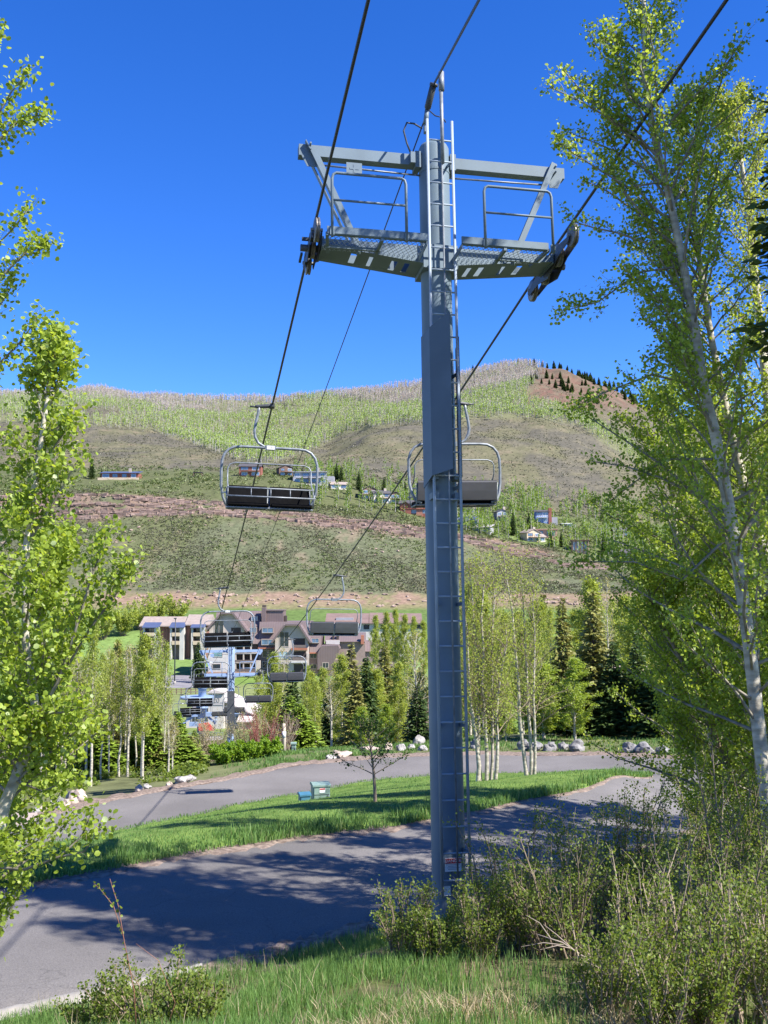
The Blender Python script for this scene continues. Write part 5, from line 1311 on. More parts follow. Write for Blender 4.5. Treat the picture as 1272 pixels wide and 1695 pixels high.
# ------------------------------------------------------------------ buildings
M_GLASS = mat('dark_glass', (.03, .04, .05), .12, .3, 1.0, spec=.8)
M_GLASSB = mat('blue_glass', (.10, .17, .26), .12, .3, 1.0, spec=.8)
def wallmat(n, c): return mat(n, c, .85, .08, .8, bump=.1)
class Bld:
    """front faces the camera; local x to the right, y away, z up, metres"""
    def __init__(s, name, loc, rz, label, cat='house', group=None):
        s.r = empty(name, loc, label, cat, group, rz)
    def block(s, name, x0, x1, y0, y1, z0, z1, m, parent=None):
        return MB().box(((x0 + x1) / 2, (y0 + y1) / 2, (z0 + z1) / 2), (x1 - x0, y1 - y0, z1 - z0)).build(name, m, parent or s.r)
    def window(s, x0, x1, z0, z1, y, frame=M_WHITE, glass=M_GLASS, mull=1):
        w, h = x1 - x0, z1 - z0; t = min(.12, .16 * min(w, h)); mb = MB()
        mb.box(((x0 + x1) / 2, y - .03, z0 - t / 2), (w + 2 * t, .12, t)); mb.box(((x0 + x1) / 2, y - .03, z1 + t / 2), (w + 2 * t, .12, t))
        for xx in (x0 - t / 2, x1 + t / 2): mb.box((xx, y - .03, (z0 + z1) / 2), (t, .12, h))
        for k in range(1, mull + 1): mb.box((x0 + w * k / (mull + 1), y - .025, (z0 + z1) / 2), (t * .6, .1, h))
        f = mb.build('window', frame, s.r); MB().box(((x0 + x1) / 2, y - .012, (z0 + z1) / 2), (w, .03, h)).build('pane', glass, f); return f
    def gable(s, name, x0, x1, y0, y1, z0, zr, m, axis='x', over=.5, th=.22, parent=None, ridge=None):
        """two pitched slabs; ridge along axis"""
        mb = MB()
        if axis == 'x':
            ym = (y0 + y1) / 2 if ridge is None else ridge
            for ya, yb in ((y0 - over, ym), (y1 + over, ym)):
                zz = z0 - (zr - z0) * over / abs(ym - (y0 if ya < ym else y1))
                p = [(ya, zz), (yb, zr), (yb, zr + th), (ya, zz + th)]
                if ya > ym: p = p[::-1]
                mb.prism(p, (x0 - over, 0, 0), (0, 1, 0), (0, 0, 1), (1, 0, 0), x1 - x0 + 2 * over)
        else:
            xm = (x0 + x1) / 2 if ridge is None else ridge
            for xa in (x0, x1):
                sg = -1 if xa < xm else 1; xe = xa + sg * over; zz = z0 - (zr - z0) * over / abs(xm - xa)
                p = [(xe, zz), (xm, zr), (xm, zr + th), (xe, zz + th)]
                mb.prism(p, (0, y0 - over, 0), (1, 0, 0), (0, 0, 1), (0, 1, 0), y1 - y0 + 2 * over)
        return mb.build(name, m, parent or s.r)
    def gable_wall(s, name, x0, x1, y0, y1, z0, ze, zr, m):
        return MB().prism([(x0, z0), (x1, z0), (x1, ze), ((x0 + x1) / 2, zr), (x0, ze)], (0, y0, 0), (1, 0, 0), (0, 0, 1), (0, 1, 0), y1 - y0).build(name, m, s.r)
M_ROOFT = mat('tan_shingle', (.27, .22, .19), .9, .12, 1.2)
M_ROOFD = mat('dark_shingle', (.07, .065, .07), .85, .2, 1.0)
M_BLUER = mat('blue_metal_roof', (.07, .09, .16), .45, .1, .8)
M_WOODR = wallmat('red_stain_wood', (.24, .085, .06)); M_WOODB = wallmat('brown_wood', (.16, .10, .075)); M_CREAM = wallmat('cream_stucco', (.62, .56, .48)); M_GREYW = wallmat('grey_siding', (.30, .30, .32)); M_BLUEW = wallmat('blue_siding', (.17, .24, .42))
M_PINKW = wallmat('pink_stucco', (.50, .30, .24)); M_TANW = wallmat('tan_stucco', (.50, .40, .28)); M_STONE = wallmat('stone_wall', (.38, .32, .27))
def hill_house(px, D, y0, w, h, depth, wall, roof, label, style='gable', rz=0.0, storeys=2, chimney=True, accent=None, glass=M_GLASSB):
    g = ground(px, D); b = Bld('hillside_house', g, rz, label, 'house', 'houses on the hillside')
    b.block('wall', -w / 2, w / 2, 0, depth, -3, h, wall)
    if style == 'gable': b.gable('roof', -w / 2, w / 2, 0, depth, h, h + depth * .22, roof, 'x')
    elif style == 'front':
        b.gable_wall('gable', -w / 2, w / 2, -.02, depth, h - .01, h, h + w * .22, wall); b.gable('roof', -w / 2, w / 2, 0, depth, h, h + w * .22, roof, 'y')
    elif style == 'flat': b.block('roof', -w / 2 - .5, w / 2 + .5, -.9, depth + .5, h, h + .35, roof)
    else:
        b_ = MB().prism([(-.9, h - .15), (depth + .6, h + depth * .2), (depth + .6, h + depth * .2 + .25), (-.9, h + .1)], (-w / 2 - .6, 0, 0), (0, 1, 0), (0, 0, 1), (1, 0, 0), w + 1.2).build('roof', roof, b.r)
    sh = h / storeys; n = max(2, int(w / 4.2))
    r = random.Random(int(px * 7))
    for k in range(storeys):
        for i in range(n):
            xc = -w / 2 + w * (i + .5) / n; ww = w / n * r.uniform(.45, .74)
            b.window(xc - ww / 2, xc + ww / 2, sh * k + sh * .28, sh * k + sh * .82, 0, M_WHITE if r.random() < .6 else M_WOODB, glass, r.choice([0, 1, 1, 2]))
    if storeys > 1:
        d = MB().box((0, -.9, sh - .1), (w * .8, 1.8, .2)); 
        for i in range(6): d.box((-w * .4 + w * .8 * i / 5, -1.7, sh + .45), (.1, .1, 1.0))
        d.box((0, -1.7, sh + .95), (w * .8, .1, .1)); d.build('deck', accent or M_WOODB, b.r)
    if chimney: b.block('chimney', w * .2, w * .2 + 1.3, depth * .4, depth * .4 + 1.2, h - .2, h + 3.0, M_STONE)
    return b
hh = hill_house
b = hh(198, 541, 0, 20, 3.2, 8, M_WOODR, M_BLUER, 'long low hillside house with a blue roof at far left', 'shed', 0, 1, True, None)
b.block('terrace_wall', -11, 11, -3.0, -2.4, -2.5, .4, M_TANW)
hh(414, 549, 0, 12, 5.6, 8, M_WOODR, M_ROOFD, 'dark red hillside house seen through the nearest chair', 'gable', 0, 2, True)
hh(474, 560, 0, 8, 4.6, 7, M_WOODB, M_ROOFD, 'small brown hillside house above the blue grey one', 'front', .3, 2, False)
b = hh(513, 538, 0, 18, 6.2, 9, M_GREYW, M_GREYW, 'wide blue grey flat roofed hillside house seen through the nearest chair', 'flat', 0, 2, True, M_GREYW)
b.block('garage', 8.9, 13, 1.0, 8, -2, 4.2, M_GREYW); b.block('fin_wall', -.4, .0, -2.6, 0, -1, 4.0, M_ROOFD); b.block('patio_wall', -5, 10, -3.2, -2.9, -3, -.3, M_CREAM)
def pavilion():
    b = Bld('pavilion', ground(327, 552), 0, 'small dark open pavilion left of the dark red hillside house', 'pavilion')
    b.block('roof', -2.6, 2.6, 0, 4, 2.6, 2.9, M_ROOFD)
    for x in (-2.2, 2.2):
        for y in (.3, 3.6): b.block('post', x - .15, x + .15, y - .15, y + .15, -1.5, 2.6, M_WOODB)
    b.block('back_wall', -2.2, 2.2, 3.5, 3.7, -1.5, 1.4, M_WOODB)
pavilion()
hh(562, 535, 0, 9, 2.6, 7, M_CREAM, M_ROOFT, 'pale low roofed house right of the blue grey one', 'gable', .2, 1, False)
hh(612, 524, 0, 8, 5.6, 8, M_WOODB, M_ROOFD, 'leftmost brown chalet of the attached pair left of the tower', 'front', .25, 2, False)
hh(633, 522, 0, 9, 5.0, 8, M_CREAM, M_ROOFD, 'cream and brown chalet right of the brown one left of the tower', 'gable', .25, 2, True)
hh(655, 524, 0, 6, 5.0, 7, M_WOODB, M_ROOFD, 'small dark chalet uphill of the big red house', 'front', .2, 2, False)
b = hh(686, 508, 0, 15, 5.8, 8, M_WOODR, M_ROOFD, 'big red wooden house just left of the tower', 'gable', -.1, 2, False, M_WOODR)
b.block('chimney', 1.2, 4.2, -1.3, 0, -2, 8.2, mat('red_stone', (.33, .15, .10), .9, .25, 1.2)); b.gable_wall('gable', -7.0, -1.5, -1.6, 0, -2, 4.6, 6.4, M_WOODR); b.gable('porch_roof', -7.0, -1.5, -1.6, 1, 4.6, 6.4, M_ROOFD, 'y')
hh(768, 530, 0, 13, 5.6, 8, M_CREAM, M_ROOFT, 'cream house with tan roof just right of the tower', 'gable', 0, 2, False)
hh(776, 506, 0, 11, 3.6, 9, M_CREAM, M_BLUER, 'house with a dark blue gable roof right of the tower', 'gable', -.3, 1, False)
hh(797, 502, 0, 9, 2.6, 9, M_GREYW, mat('silver_roof', (.36, .33, .33), .5, .1, 1.0), 'low grey roofed house stepping down from the blue roofed one', 'shed', -.3, 1, False)
hh(832, 545, 0, 6, 5.2, 6, M_GREYW, M_ROOFD, 'small grey house half hidden by bright aspens', 'front', .2, 2, True)
b = hh(898, 552, 0, 7, 6.2, 6, M_BLUEW, M_ROOFD, 'tall blue house with a brick chimney among bright aspens', 'shed', 0, 2, False, M_WHITE); b.block('chimney', 3.5, 5.2, -.4, 1.2, -2, 8.2, M_WOODR); b.block('garage', 5.2, 8.5, .5, 5, -2, 3.2, M_GREYW)
hh(940, 558, 0, 6.0, 1.6, 4, M_WHITE, M_WHITE, 'small low white shed right of the tall blue house', 'flat', 0, 1, False)
hh(884, 506, 0, 8, 4.6, 7, M_TANW, M_ROOFT, 'tan house with a gable roof and white chimney below the pink one', 'front', .45, 2, True)
hh(893, 507.5, 0, 7, 2.6, 7, M_CREAM, M_ROOFT, 'low cream wing attached right of the tan gabled house', 'gable', .3, 1, False)
hh(903, 516, 0, 12, 4.2, 7, M_PINKW, M_PINKW, 'flat pink house above the tan gabled one', 'flat', -.15, 1, False)
b = hh(961, 500, 0, 8.5, 6.2, 6, M_TANW, M_WOODB, 'striped tan and brown block among trees at right', 'flat', -.2, 1, False)
for i in range(5): b.block('pilaster', -4.2 + i * 1.9, -3.6 + i * 1.9, -.35, -.02, -1, 6.2, M_WOODB)
hh(1040, 540, 0, 15, 4.0, 8, M_WOODB, M_ROOFD, 'dark house with blue windows behind the right hand leaves', 'gable', 0, 1, True)
hh(1052, 498, 0, 15, 3.2, 9, M_GREYW, M_ROOFD, 'grey house with a big dark hipped roof behind the right hand leaves', 'gable', 0, 1, True)

# ---- the lodge (about 262 m away): one metre is 6.35 photograph pixels there
LD = 262.0
lg = ground(430, LD); KX = (LD * CP + lg.z * SP) / F
def lx(px): return (px - 430) * KX
def lz(py): return zof(py, LD) - lg.z
M_SEAM = None
def seam(name, c):
    m = bpy.data.materials.new(name); n, l = nodes_of(m); b = n['Principled BSDF']; b.inputs['Roughness'].default_value = .55
    tc = n.new('ShaderNodeTexCoord'); sp = n.new('ShaderNodeSeparateXYZ'); l.new(tc.outputs['Object'], sp.inputs[0])
    ad = n.new('ShaderNodeMath'); ad.operation = 'MULTIPLY'; ad.inputs[1].default_value = 1.6; l.new(sp.outputs['X'], ad.inputs[0])
    fr = n.new('ShaderNodeMath'); fr.operation = 'FRACT'; l.new(ad.outputs[0], fr.inputs[0])
    mr = n.new('ShaderNodeMapRange'); mr.inputs[1].default_value = .0; mr.inputs[2].default_value = .14; mr.inputs[3].default_value = .55; mr.inputs[4].default_value = 1; l.new(fr.outputs[0], mr.inputs[0])
    nz = n.new('ShaderNodeTexNoise'); nz.inputs['Scale'].default_value = .5; nz.inputs['Detail'].default_value = 4; l.new(tc.outputs['Object'], nz.inputs['Vector'])
    cr = n.new('ShaderNodeValToRGB'); cr.color_ramp.elements[0].color = (*[x * .82 for x in c], 1); cr.color_ramp.elements[1].color = (*[x * 1.15 for x in c], 1); l.new(nz.outputs['Fac'], cr.inputs[0])
    mx = n.new('ShaderNodeMix'); mx.data_type = 'RGBA'; mx.blend_type = 'MULTIPLY'; mx.inputs[0].default_value = 1
    l.new(cr.outputs[0], mx.inputs[6]); l.new(mr.outputs[0], mx.inputs[7]); l.new(mx.outputs[2], b.inputs['Base Color'])
    return m
M_SEAM = seam('brown_seam_roof', (.155, .115, .108)); M_SEAMW = seam('brown_seam_wall', (.15, .108, .102))
M_LCREAM = wallmat('lodge_cream', (.43, .37, .32)); M_LWHITE = wallmat('lodge_white', (.48, .45, .42)); M_LDARK = wallmat('deep_brown', (.06, .045, .04)); M_LRAIL = mat('balcony_rail', (.14, .11, .10), .7, .1, 2.0); M_FASC = wallmat('russet_board', (.33, .13, .08))
def lodge():
    b = Bld('lodge', lg, 0.0, 'brown roofed lodge with cream gables and balconies across the valley floor', 'lodge'); r = b.r
    def bl(n, x0, x1, y0, y1, d0, d1, m, parent=None): return b.block(n, lx(x0), lx(x1), d0, d1, lz(y1), lz(y0), m, parent)
    def win(x0, x1, y0, y1, d, g=M_GLASS, mull=1): return b.window(lx(x0), lx(x1), lz(y1), lz(y0), d, M_LCREAM, g, mull)
    zb = 1128
    # core block and the mansard front
    bl('wall', 347, 513, 1066, zb, 1.2, 16, M_SEAMW)
    def mansard(n, x0, x1, yt, yb, d0, run, m=M_SEAM, back=15):
        return MB().prism([(d0, lz(yb)), (d0 + run, lz(yt)), (back, lz(yt)), (back, lz(yb))], (lx(x0), 0, 0), (0, 1, 0), (0, 0, 1), (1, 0, 0), lx(x1) - lx(x0)).build(n, m, r)
    mansard('roof', 351, 427, 1013, 1066, .2, 6); mansard('roof', 427, 512, 1030, 1072, .2, 2.6); mansard('roof', 512, 531, 1052, 1080, .3, 2.2)
    bl('eave', 427, 455, 1072, 1074, -.4, 1.2, M_FASC); bl('eave', 512, 530, 1080, 1082, -.2, 1.2, M_FASC)
    bl('penthouse', 437, 466, 1011, 1030, 4, 11, M_SEAMW); bl('penthouse_roof', 436, 467, 1010, 1011.5, 3.7, 11.3, M_SEAM)
    c = bl('chimney', 430, 437, 1006, 1034, 3, 5.2, M_SEAMW); bl('cowl', 430.5, 436.5, 1002, 1005.4, 3.3, 4.9, M_LDARK, c)
    bl('vent_stack', 467, 471, 1020, 1031, 5, 6.5, M_LDARK)
    for a in [(433.6, 451, 1040, 1047.2, .55, 1), (433.4, 454, 1059, 1067, -.1, 1), (411, 422, 1039.5, 1047, 2.3, 1), (412, 422, 1021.5, 1028, 4.5, 1), (515.5, 527, 1057.5, 1064, .8, 1)]:
        x0, x1, y0, y1, d, m_ = a
        f = bl('dormer', x0 - 1, x1 + 1, y0 - 1.6, y1 + 1, d - .15, d + 2.4, M_SEAMW); win(x0, x1, y0, y1, d - .16, M_GLASSB, m_)
    # left gable wing
    def gable_wing(x0, x1, xl, xr, yt, ye, d, ybase, depth, m):
        poly = [(lx(x0), lz(ybase)), (lx(x1), lz(ybase)), (lx(x1), lz(ye)), (lx(xr), lz(yt)), (lx(xl), lz(yt)), (lx(x0), lz(ye))]
        MB().prism(poly, (0, d, 0), (1, 0, 0), (0, 0, 1), (0, 1, 0), depth).build('gable_wall', m, r)
        mb = MB(); t = .45; o = 1.1
        for (xa, ya), (xb, yb) in (((x0, ye), (xl, yt)), ((xl, yt), (xr, yt)), ((xr, yt), (x1, ye))):
            p0, p1 = Vector((lx(xa), 0, lz(ya))), Vector((lx(xb), 0, lz(yb)))
            e = (p1 - p0).normalized()
            if xa == x0: p0 = p0 - e * o
            if xb == x1: p1 = p1 + e * o
            n_ = Vector((-e.z, 0, e.x)); q = [p0, p1, p1 + n_ * t, p0 + n_ * t]
            mb.prism([(v.x, v.z) for v in q], (0, d - 1.3, 0), (1, 0, 0), (0, 0, 1), (0, 1, 0), depth + 1.5)
        mb.build('gable_roof', M_SEAM, r)
    gable_wing(348, 406, 370, 387, 1016, 1040, -2.2, 1066, 4.0, M_LCREAM)
    win(357, 371, 1027.5, 1048, -2.2, M_GLASS, 1); bl('recess_panel', 384, 400, 1038.5, 1050, -2.23, -2.0, M_LDARK); bl('balcony_rail', 383, 401, 1046.5, 1050, -2.6, -2.5, M_LRAIL)  # flat dark slab paints the shade inside the balcony recess
    bl('wall', 346.7, 378, 1066, zb, -2.2, 2, M_LWHITE); win(356, 370, 1078.5, 1086, -2.2, mat('teal_glass', (.14, .26, .27), .15, .2, 1.0, spec=.7), 0); win(354.5, 367, 1098.5, 1106, -2.2, M_GLASS, 0)
    bl('recess_panel', 379, 426, 1068, 1108, 1.0, 1.19, M_LDARK)  # dark back sheet deepens the shade behind the balconies by colour
    for x in (391, 404, 416): bl('column', x - 1, x + 1, 1066, zb, -1.2, -.6, M_LCREAM)
    for y in (1076, 1092, 1107): bl('balcony_rail', 379, 426, y, y + 3.5, -1.35, -1.25, M_LRAIL); 
    for y in (1080, 1096): bl('balcony_floor', 379, 426, y, y + 1.3, -1.3, 1.0, M_LCREAM)
    bl('terrace_wall', 347, 426, 1110, 1116, -4.5, -4, wallmat('terrace_brick', (.36, .24, .19))); bl('gatepost', 427, 434, 1092, 1122, -4.2, -3.2, M_LCREAM)
    # middle
    for x0, x1, y0, y1 in [(434, 441, 1077, 1088), (444, 451, 1077, 1088), (434, 451, 1096, 1106)]: win(x0, x1, y0, y1, 1.2, M_GLASS, 0)
    # centre gable
    gable_wing(457, 511, 474, 496, 1035, 1058, -2.6, zb, 4.4, M_LCREAM)
    win(465, 479, 1046, 1069, -2.6, M_GLASS, 1); bl('recess_panel', 488, 506, 1056, 1071, -2.63, -2.4, M_LDARK)  # dark slabs in this gable are recess shade put into colour
    bl('balcony_rail', 486, 508, 1066.5, 1071, -3.6, -3.5, M_LRAIL); bl('balcony_floor', 484, 510, 1071.5, 1075, -3.7, -2.62, M_FASC)
    win(463.5, 477, 1078, 1089, -2.6, mat('sky_glass', (.33, .45, .52), .15, .2, 1.0, spec=.7), 1); bl('recess_panel', 488, 508, 1077, 1092, -2.63, -2.4, M_LDARK); bl('balcony_rail', 486, 509, 1086.5, 1092, -3.6, -3.5, M_LRAIL); bl('balcony_floor', 484, 510, 1092, 1095.5, -3.7, -2.62, M_LWHITE)
    bl('recess_panel', 488, 508, 1098, 1112, -2.63, -2.4, M_LDARK); bl('column', 509, 513, 1080, zb, -3.2, -2.3, M_LCREAM); win(464, 478, 1098, 1110, -2.6, M_GLASS, 1)
    bl('wall', 513, 527, 1082, zb, .6, 12, wallmat('taupe_wall', (.24, .18, .16)))
    for y in (1077.5, 1095, 1114): win(513.5, 523.5, y + 5, y + 12, .6, M_GLASS, 1)
    # low gable roofed wing on the right
    bl('wall', 528, 560, 1092, zb, .4, 11, wallmat('taupe_wall', (.24, .18, .16)))
    MB().prism([(lx(526), lz(1108)), (lx(526), lz(1082)), (lx(532), lz(1069)), (lx(560), lz(1068)), (lx(563), lz(1074)), (lx(553), lz(1096)), (lx(551), lz(1109))], (0, -1.0, 0), (1, 0, 0), (0, 0, 1), (0, 1, 0), 12).build('roof', M_SEAM, r); win(535, 544, 1097, 1105, -1.0, M_GLASS, 1)
    # roofs running off to the right
    bl('wall', 536, 604, 1063, zb, 6, 16, wallmat('taupe_wall', (.24, .18, .16))); mansard('roof', 535, 604, 1051, 1064, 5.2, 5, M_SEAM, 17)
    bl('parapet', 538, 561, 1061.5, 1068, 4.6, 5.2, M_LWHITE); bl('chimney', 597, 602, 1053, 1068, 4.9, 6.2, M_FASC); bl('skylight', 555, 559, 1053, 1060, 6.4, 8.0, M_LDARK); bl('skylight', 548, 551, 1054, 1060, 6.4, 8.0, M_LDARK)
    bl('wall', 604, 664, 1080, zb, 7, 16, wallmat('taupe_wall', (.24, .18, .16))); mansard('roof', 603, 666, 1065, 1081, 6.4, 4, M_SEAM, 17); win(648, 657, 1073.5, 1081, 6.4, M_LWHITE if False else M_GLASS, 1)
lodge()
def rear():
    g = ground(620, 300); k = (300 * CP + g.z * SP) / F
    b = Bld('rear_lodge', g, 0, 'long brown roofed building behind the lodge on the right', 'lodge'); X_ = lambda p: (p - 620) * k; Z_ = lambda y: zof(y, 300) - g.z
    b.block('wall', X_(541), X_(700), 0, 12, -1, Z_(1030), M_LWHITE)
    for x0, x1, yt in ((538, 611, 1016), (611, 655, 1015), (655, 700, 1016)):
        MB().prism([(-1.0, Z_(1031)), (7, Z_(yt)), (13, Z_(1031)), (13, Z_(1032.5)), (-1.0, Z_(1032.5))], (X_(x0) + .06, 0, 0), (0, 1, 0), (0, 0, 1), (1, 0, 0), X_(x1) - X_(x0) - .12).build('roof', mat('russet_roof', (.17, .115, .10), .8, .12, .6), b.r)
    for x in (560, 585, 607, 635, 672, 694): b.window(X_(x - 4), X_(x + 4), Z_(1041), Z_(1035), 0, M_LDARK, M_GLASS, 1)
    b.block('dormer', X_(556), X_(585), 1.2, 5, Z_(1031), Z_(1023), M_GREYW)
rear()
def left_wing():
    D = 300.0; g = ground(285, D); k = (D * CP + g.z * SP) / F
    b = Bld('apartment_wing', g, 0, 'low tan roofed apartment wing left of the lodge', 'apartments'); X_ = lambda p: (p - 285) * k; Z_ = lambda y: zof(y, D) - g.z
    red = wallmat('rust_wall', (.30, .15, .12))
    b.block('wall', X_(228), X_(345), 2, 12, -1.5, Z_(1036), red)
    for x0, x1, yt, ye in ((228, 304, 1021.5, 1036), (304, 346, 1018, 1034)):
        MB().prism([(.6, Z_(ye)), (7, Z_(yt)), (13, Z_(ye)), (13, Z_(ye) - .3), (.6, Z_(ye) - .3)], (X_(x0) + .05, 0, 0), (0, 1, 0), (0, 0, 1), (1, 0, 0), X_(x1) - X_(x0) - .1).build('roof', M_ROOFT, b.r)
    for x0, x1 in ((236, 264), (281, 306), (316, 340)):
        MB().prism([(-1.6, Z_(1038)), (2.4, Z_(1030.5)), (2.4, Z_(1032)), (-1.6, Z_(1039.5))], (X_(x0), 0, 0), (0, 1, 0), (0, 0, 1), (1, 0, 0), X_(x1) - X_(x0)).build('bay_roof', M_BLUER, b.r)
        b.block('recess_panel', X_(x0 + 3), X_(x1 - 3), 1.75, 1.98, -1.2, Z_(1040), M_ROOFT); b.window(X_(x0 + 6), X_(x1 - 10), Z_(1058), Z_(1053.5), 1.74, M_WOODB, M_GLASS, 1); b.window(X_(x0 + 6), X_(x1 - 10), Z_(1046), Z_(1041), 1.74, M_WOODB, M_GLASS, 1)
        b.block('column', X_(x0 + 1), X_(x0 + 4), -1.0, 1.9, -1.2, Z_(1038.6), M_LWHITE); b.block('column', X_(x1 - 8), X_(x1 - 1), -1.0, 1.9, -1.2, Z_(1038.6), M_LWHITE)
        for y in (1047, 1061): b.block('balcony', X_(x0 + 3.9), X_(x1 - 7.9), -1.1, 1.7, Z_(y + 6), Z_(y), M_TANW)
    for x in (268, 273, 311): b.block('panel', X_(x), X_(x + 2.5), 1.8, 1.98, -1, Z_(1040), M_WOODB)
left_wing()
def number_building():
    D = 146.0; g = ground(362, D); k = (D * CP + g.z * SP) / F
    b = Bld('gabled_building', g, 0, 'white gabled building with a tall centre block numbered 20', 'building'); X_ = lambda p: (p - 362) * k; Z_ = lambda y: zof(y, D) - g.z
    b.gable_wall('wall', X_(308), X_(414), 0, 9, -1, Z_(1181), Z_(1157), M_LWHITE)
    b.gable('roof', X_(306), X_(416), -.2, 9, Z_(1181), Z_(1156), mat('pale_roof', (.5, .44, .41), .8, .08, 1.0), 'y', .5, .2)
    b.block('centre_block', X_(346), X_(372), -.9, 3, -1, Z_(1146), M_LWHITE)
    MB().prism([(X_(345), Z_(1146.5)), (X_(373), Z_(1146.5)), (X_(373), Z_(1145)), (X_(359), Z_(1141)), (X_(345), Z_(1145))], (0, -1.2, 0), (1, 0, 0), (0, 0, 1), (0, 1, 0), 4.5).build('cap', mat('pale_roof', (.5, .44, .41), .8), b.r)
    text_mesh('number', '20', .95, mat('number_grey', (.22, .21, .2), .7, .05), b.r, Matrix.Translation((X_(359.5), -.93, Z_(1158.5))) @ RX, .01)
    b.block('band', X_(346), X_(372), -.96, -.91, Z_(1166), Z_(1165), M_GREYW)
    for x0, x1, y0, y1 in [(392, 398, 1186, 1198), (376, 384, 1184, 1196), (318, 328, 1186, 1198)]: b.window(X_(x0), X_(x1), Z_(y1), Z_(y0), 0, M_GREYW, M_GLASS, 1)
    b.block('door', X_(341), X_(345), -.05, .05, 0, Z_(1166), M_ROOFT)
    b.block('annexe', X_(398), X_(424), -2.2, 0, -1, Z_(1189), M_TANW); MB().prism([(-2.6, Z_(1192)), (.0, Z_(1184)), (.0, Z_(1183)), (-2.6, Z_(1190.5))], (X_(396), 0, 0), (0, 1, 0), (0, 0, 1), (1, 0, 0), X_(426) - X_(396)).build('annexe_roof', mat('pale_roof', (.5, .44, .41), .8), b.r)
number_building()
def brown_house():
    g = ground(674, 118); b = Bld('brown_roofed_house', g, .2, 'house with a plain brown roof between the spruces left of the tower', 'house')
    b.block('wall', -3.6, 3.6, 0, 7, -2, 2.0, wallmat('taupe_wall', (.24, .18, .16))); b.gable('roof', -3.6, 3.6, 0, 7, 2.0, 5.0, mat('russet_roof', (.17, .115, .10)), 'x', .6); b.window(-2.2, -.6, .4, 1.5, 0); b.window(.8, 2.2, .4, 1.5, 0)
    g = ground(568, 122); b = Bld('stone_house', g, 0, 'stone walled house glimpsed behind the white forked aspen', 'house')
    b.block('wall', -2.8, 2.8, 0, 6, -2, 2.6, M_STONE); b.gable('roof', -2.8, 2.8, 0, 6, 2.6, 5.0, M_ROOFD, 'y', .5); b.window(-1.6, .0, .4, 1.8, 0, M_WHITE, M_GLASS, 1)
    g = ground(1005, 112); b = Bld('solar_roofed_house', g, -.1, 'tan walled house with dark solar roof behind the right hand spruces', 'house')
    b.block('wall', -4.6, 4.6, 0, 8, -3, 5.6, M_TANW); b.gable('roof', -4.6, 4.6, 0, 8, 5.6, 8.6, M_ROOFT, 'x', .6)
    MB().prism([(.3, 6.15), (3.7, 8.62), (3.7, 8.7), (.3, 6.23)], (-4, 0, 0), (0, 1, 0), (0, 0, 1), (1, 0, 0), 5).build('solar_panel', M_BLUER, b.r)
    for x in (-3, 0, 2.4): b.window(x - .7, x + .7, 3.2, 4.6, 0, M_WHITE, M_GLASS, 1)
brown_house()

# ---- lift terminal at the bottom
def terminal():
    g = TERM.copy(); b = Bld('lift_terminal', g, azr * .6, 'pale blue bottom terminal of the chairlift with its mast', 'lift terminal'); r = b.r; k = 128 / F
    MB().lathe((0.9, 0, -.5), (0, 0, 1), [(0, .6), (4.2, .58), (4.25, .75), (4.5, .75), (4.55, .5), (6.6, .5), (6.65, .62), (7.0, .62), (7.05, .4)], 20).build('mast', M_STEEL_BLUE, r)
    m = MB(); m.box((.6, 0, 3.0), (4.6, .7, .5)); m.beam((-1.7, -.6, 2.2), (-1.7, 2.6, 2.7), .3, .3); m.beam((2.6, -.6, 2.2), (2.6, 2.6, 2.7), .3, .3); m.beam((-1.7, 0, 1.8), (.9, 0, 3.4), .25, .25); m.beam((2.6, 0, 1.8), (.9, 0, 3.4), .25, .25); m.box((4.2, .2, 3.1), (3.2, .3, .25)); m.box((-1.9, 0, 1.4), (.6, .8, .9)); m.box((.5, -.8, 1.9), (2.2, .5, .5))
    m.build('frame', M_STEEL_BLUE, r)
    MB().lathe((.25, .5, 4.9), (0, 0, 1), [(0, 2.1), (.06, 2.16), (.14, 2.05), (.22, 2.16), (.28, 2.1)], 36).build('bullwheel', M_STEEL_BLUE, r)
    MB().box((.9, .4, 4.3), (1.4, 1.2, .8)).build('drive_housing', M_STEEL_BLUE, r)
    f = MB()
    for i in range(8): f.box((-2.0 + i * .8, -2.2, .5), (.07, .07, 1.1)); 
    f.box((.8, -2.2, 1.0), (5.7, .06, .06)); f.box((.8, -2.2, .55), (5.7, .06, .06)); f.build('fence', M_GALV, r)
    MB().box((.3, -1.4, .1), (6.4, 3.2, .3)).build('platform', M_KERB, r)
    MB().prism([(0, .9), (1.9, .9), (1.9, 1.1), (1.1, 1.9), (0, 1.7)], (.6, -1.8, .3), (1, 0, 0), (0, 0, 1), (0, 1, 0), .5).build('control_hood', mat('red_cover', (.55, .06, .06), .5, .1, 3.0), r)
terminal()
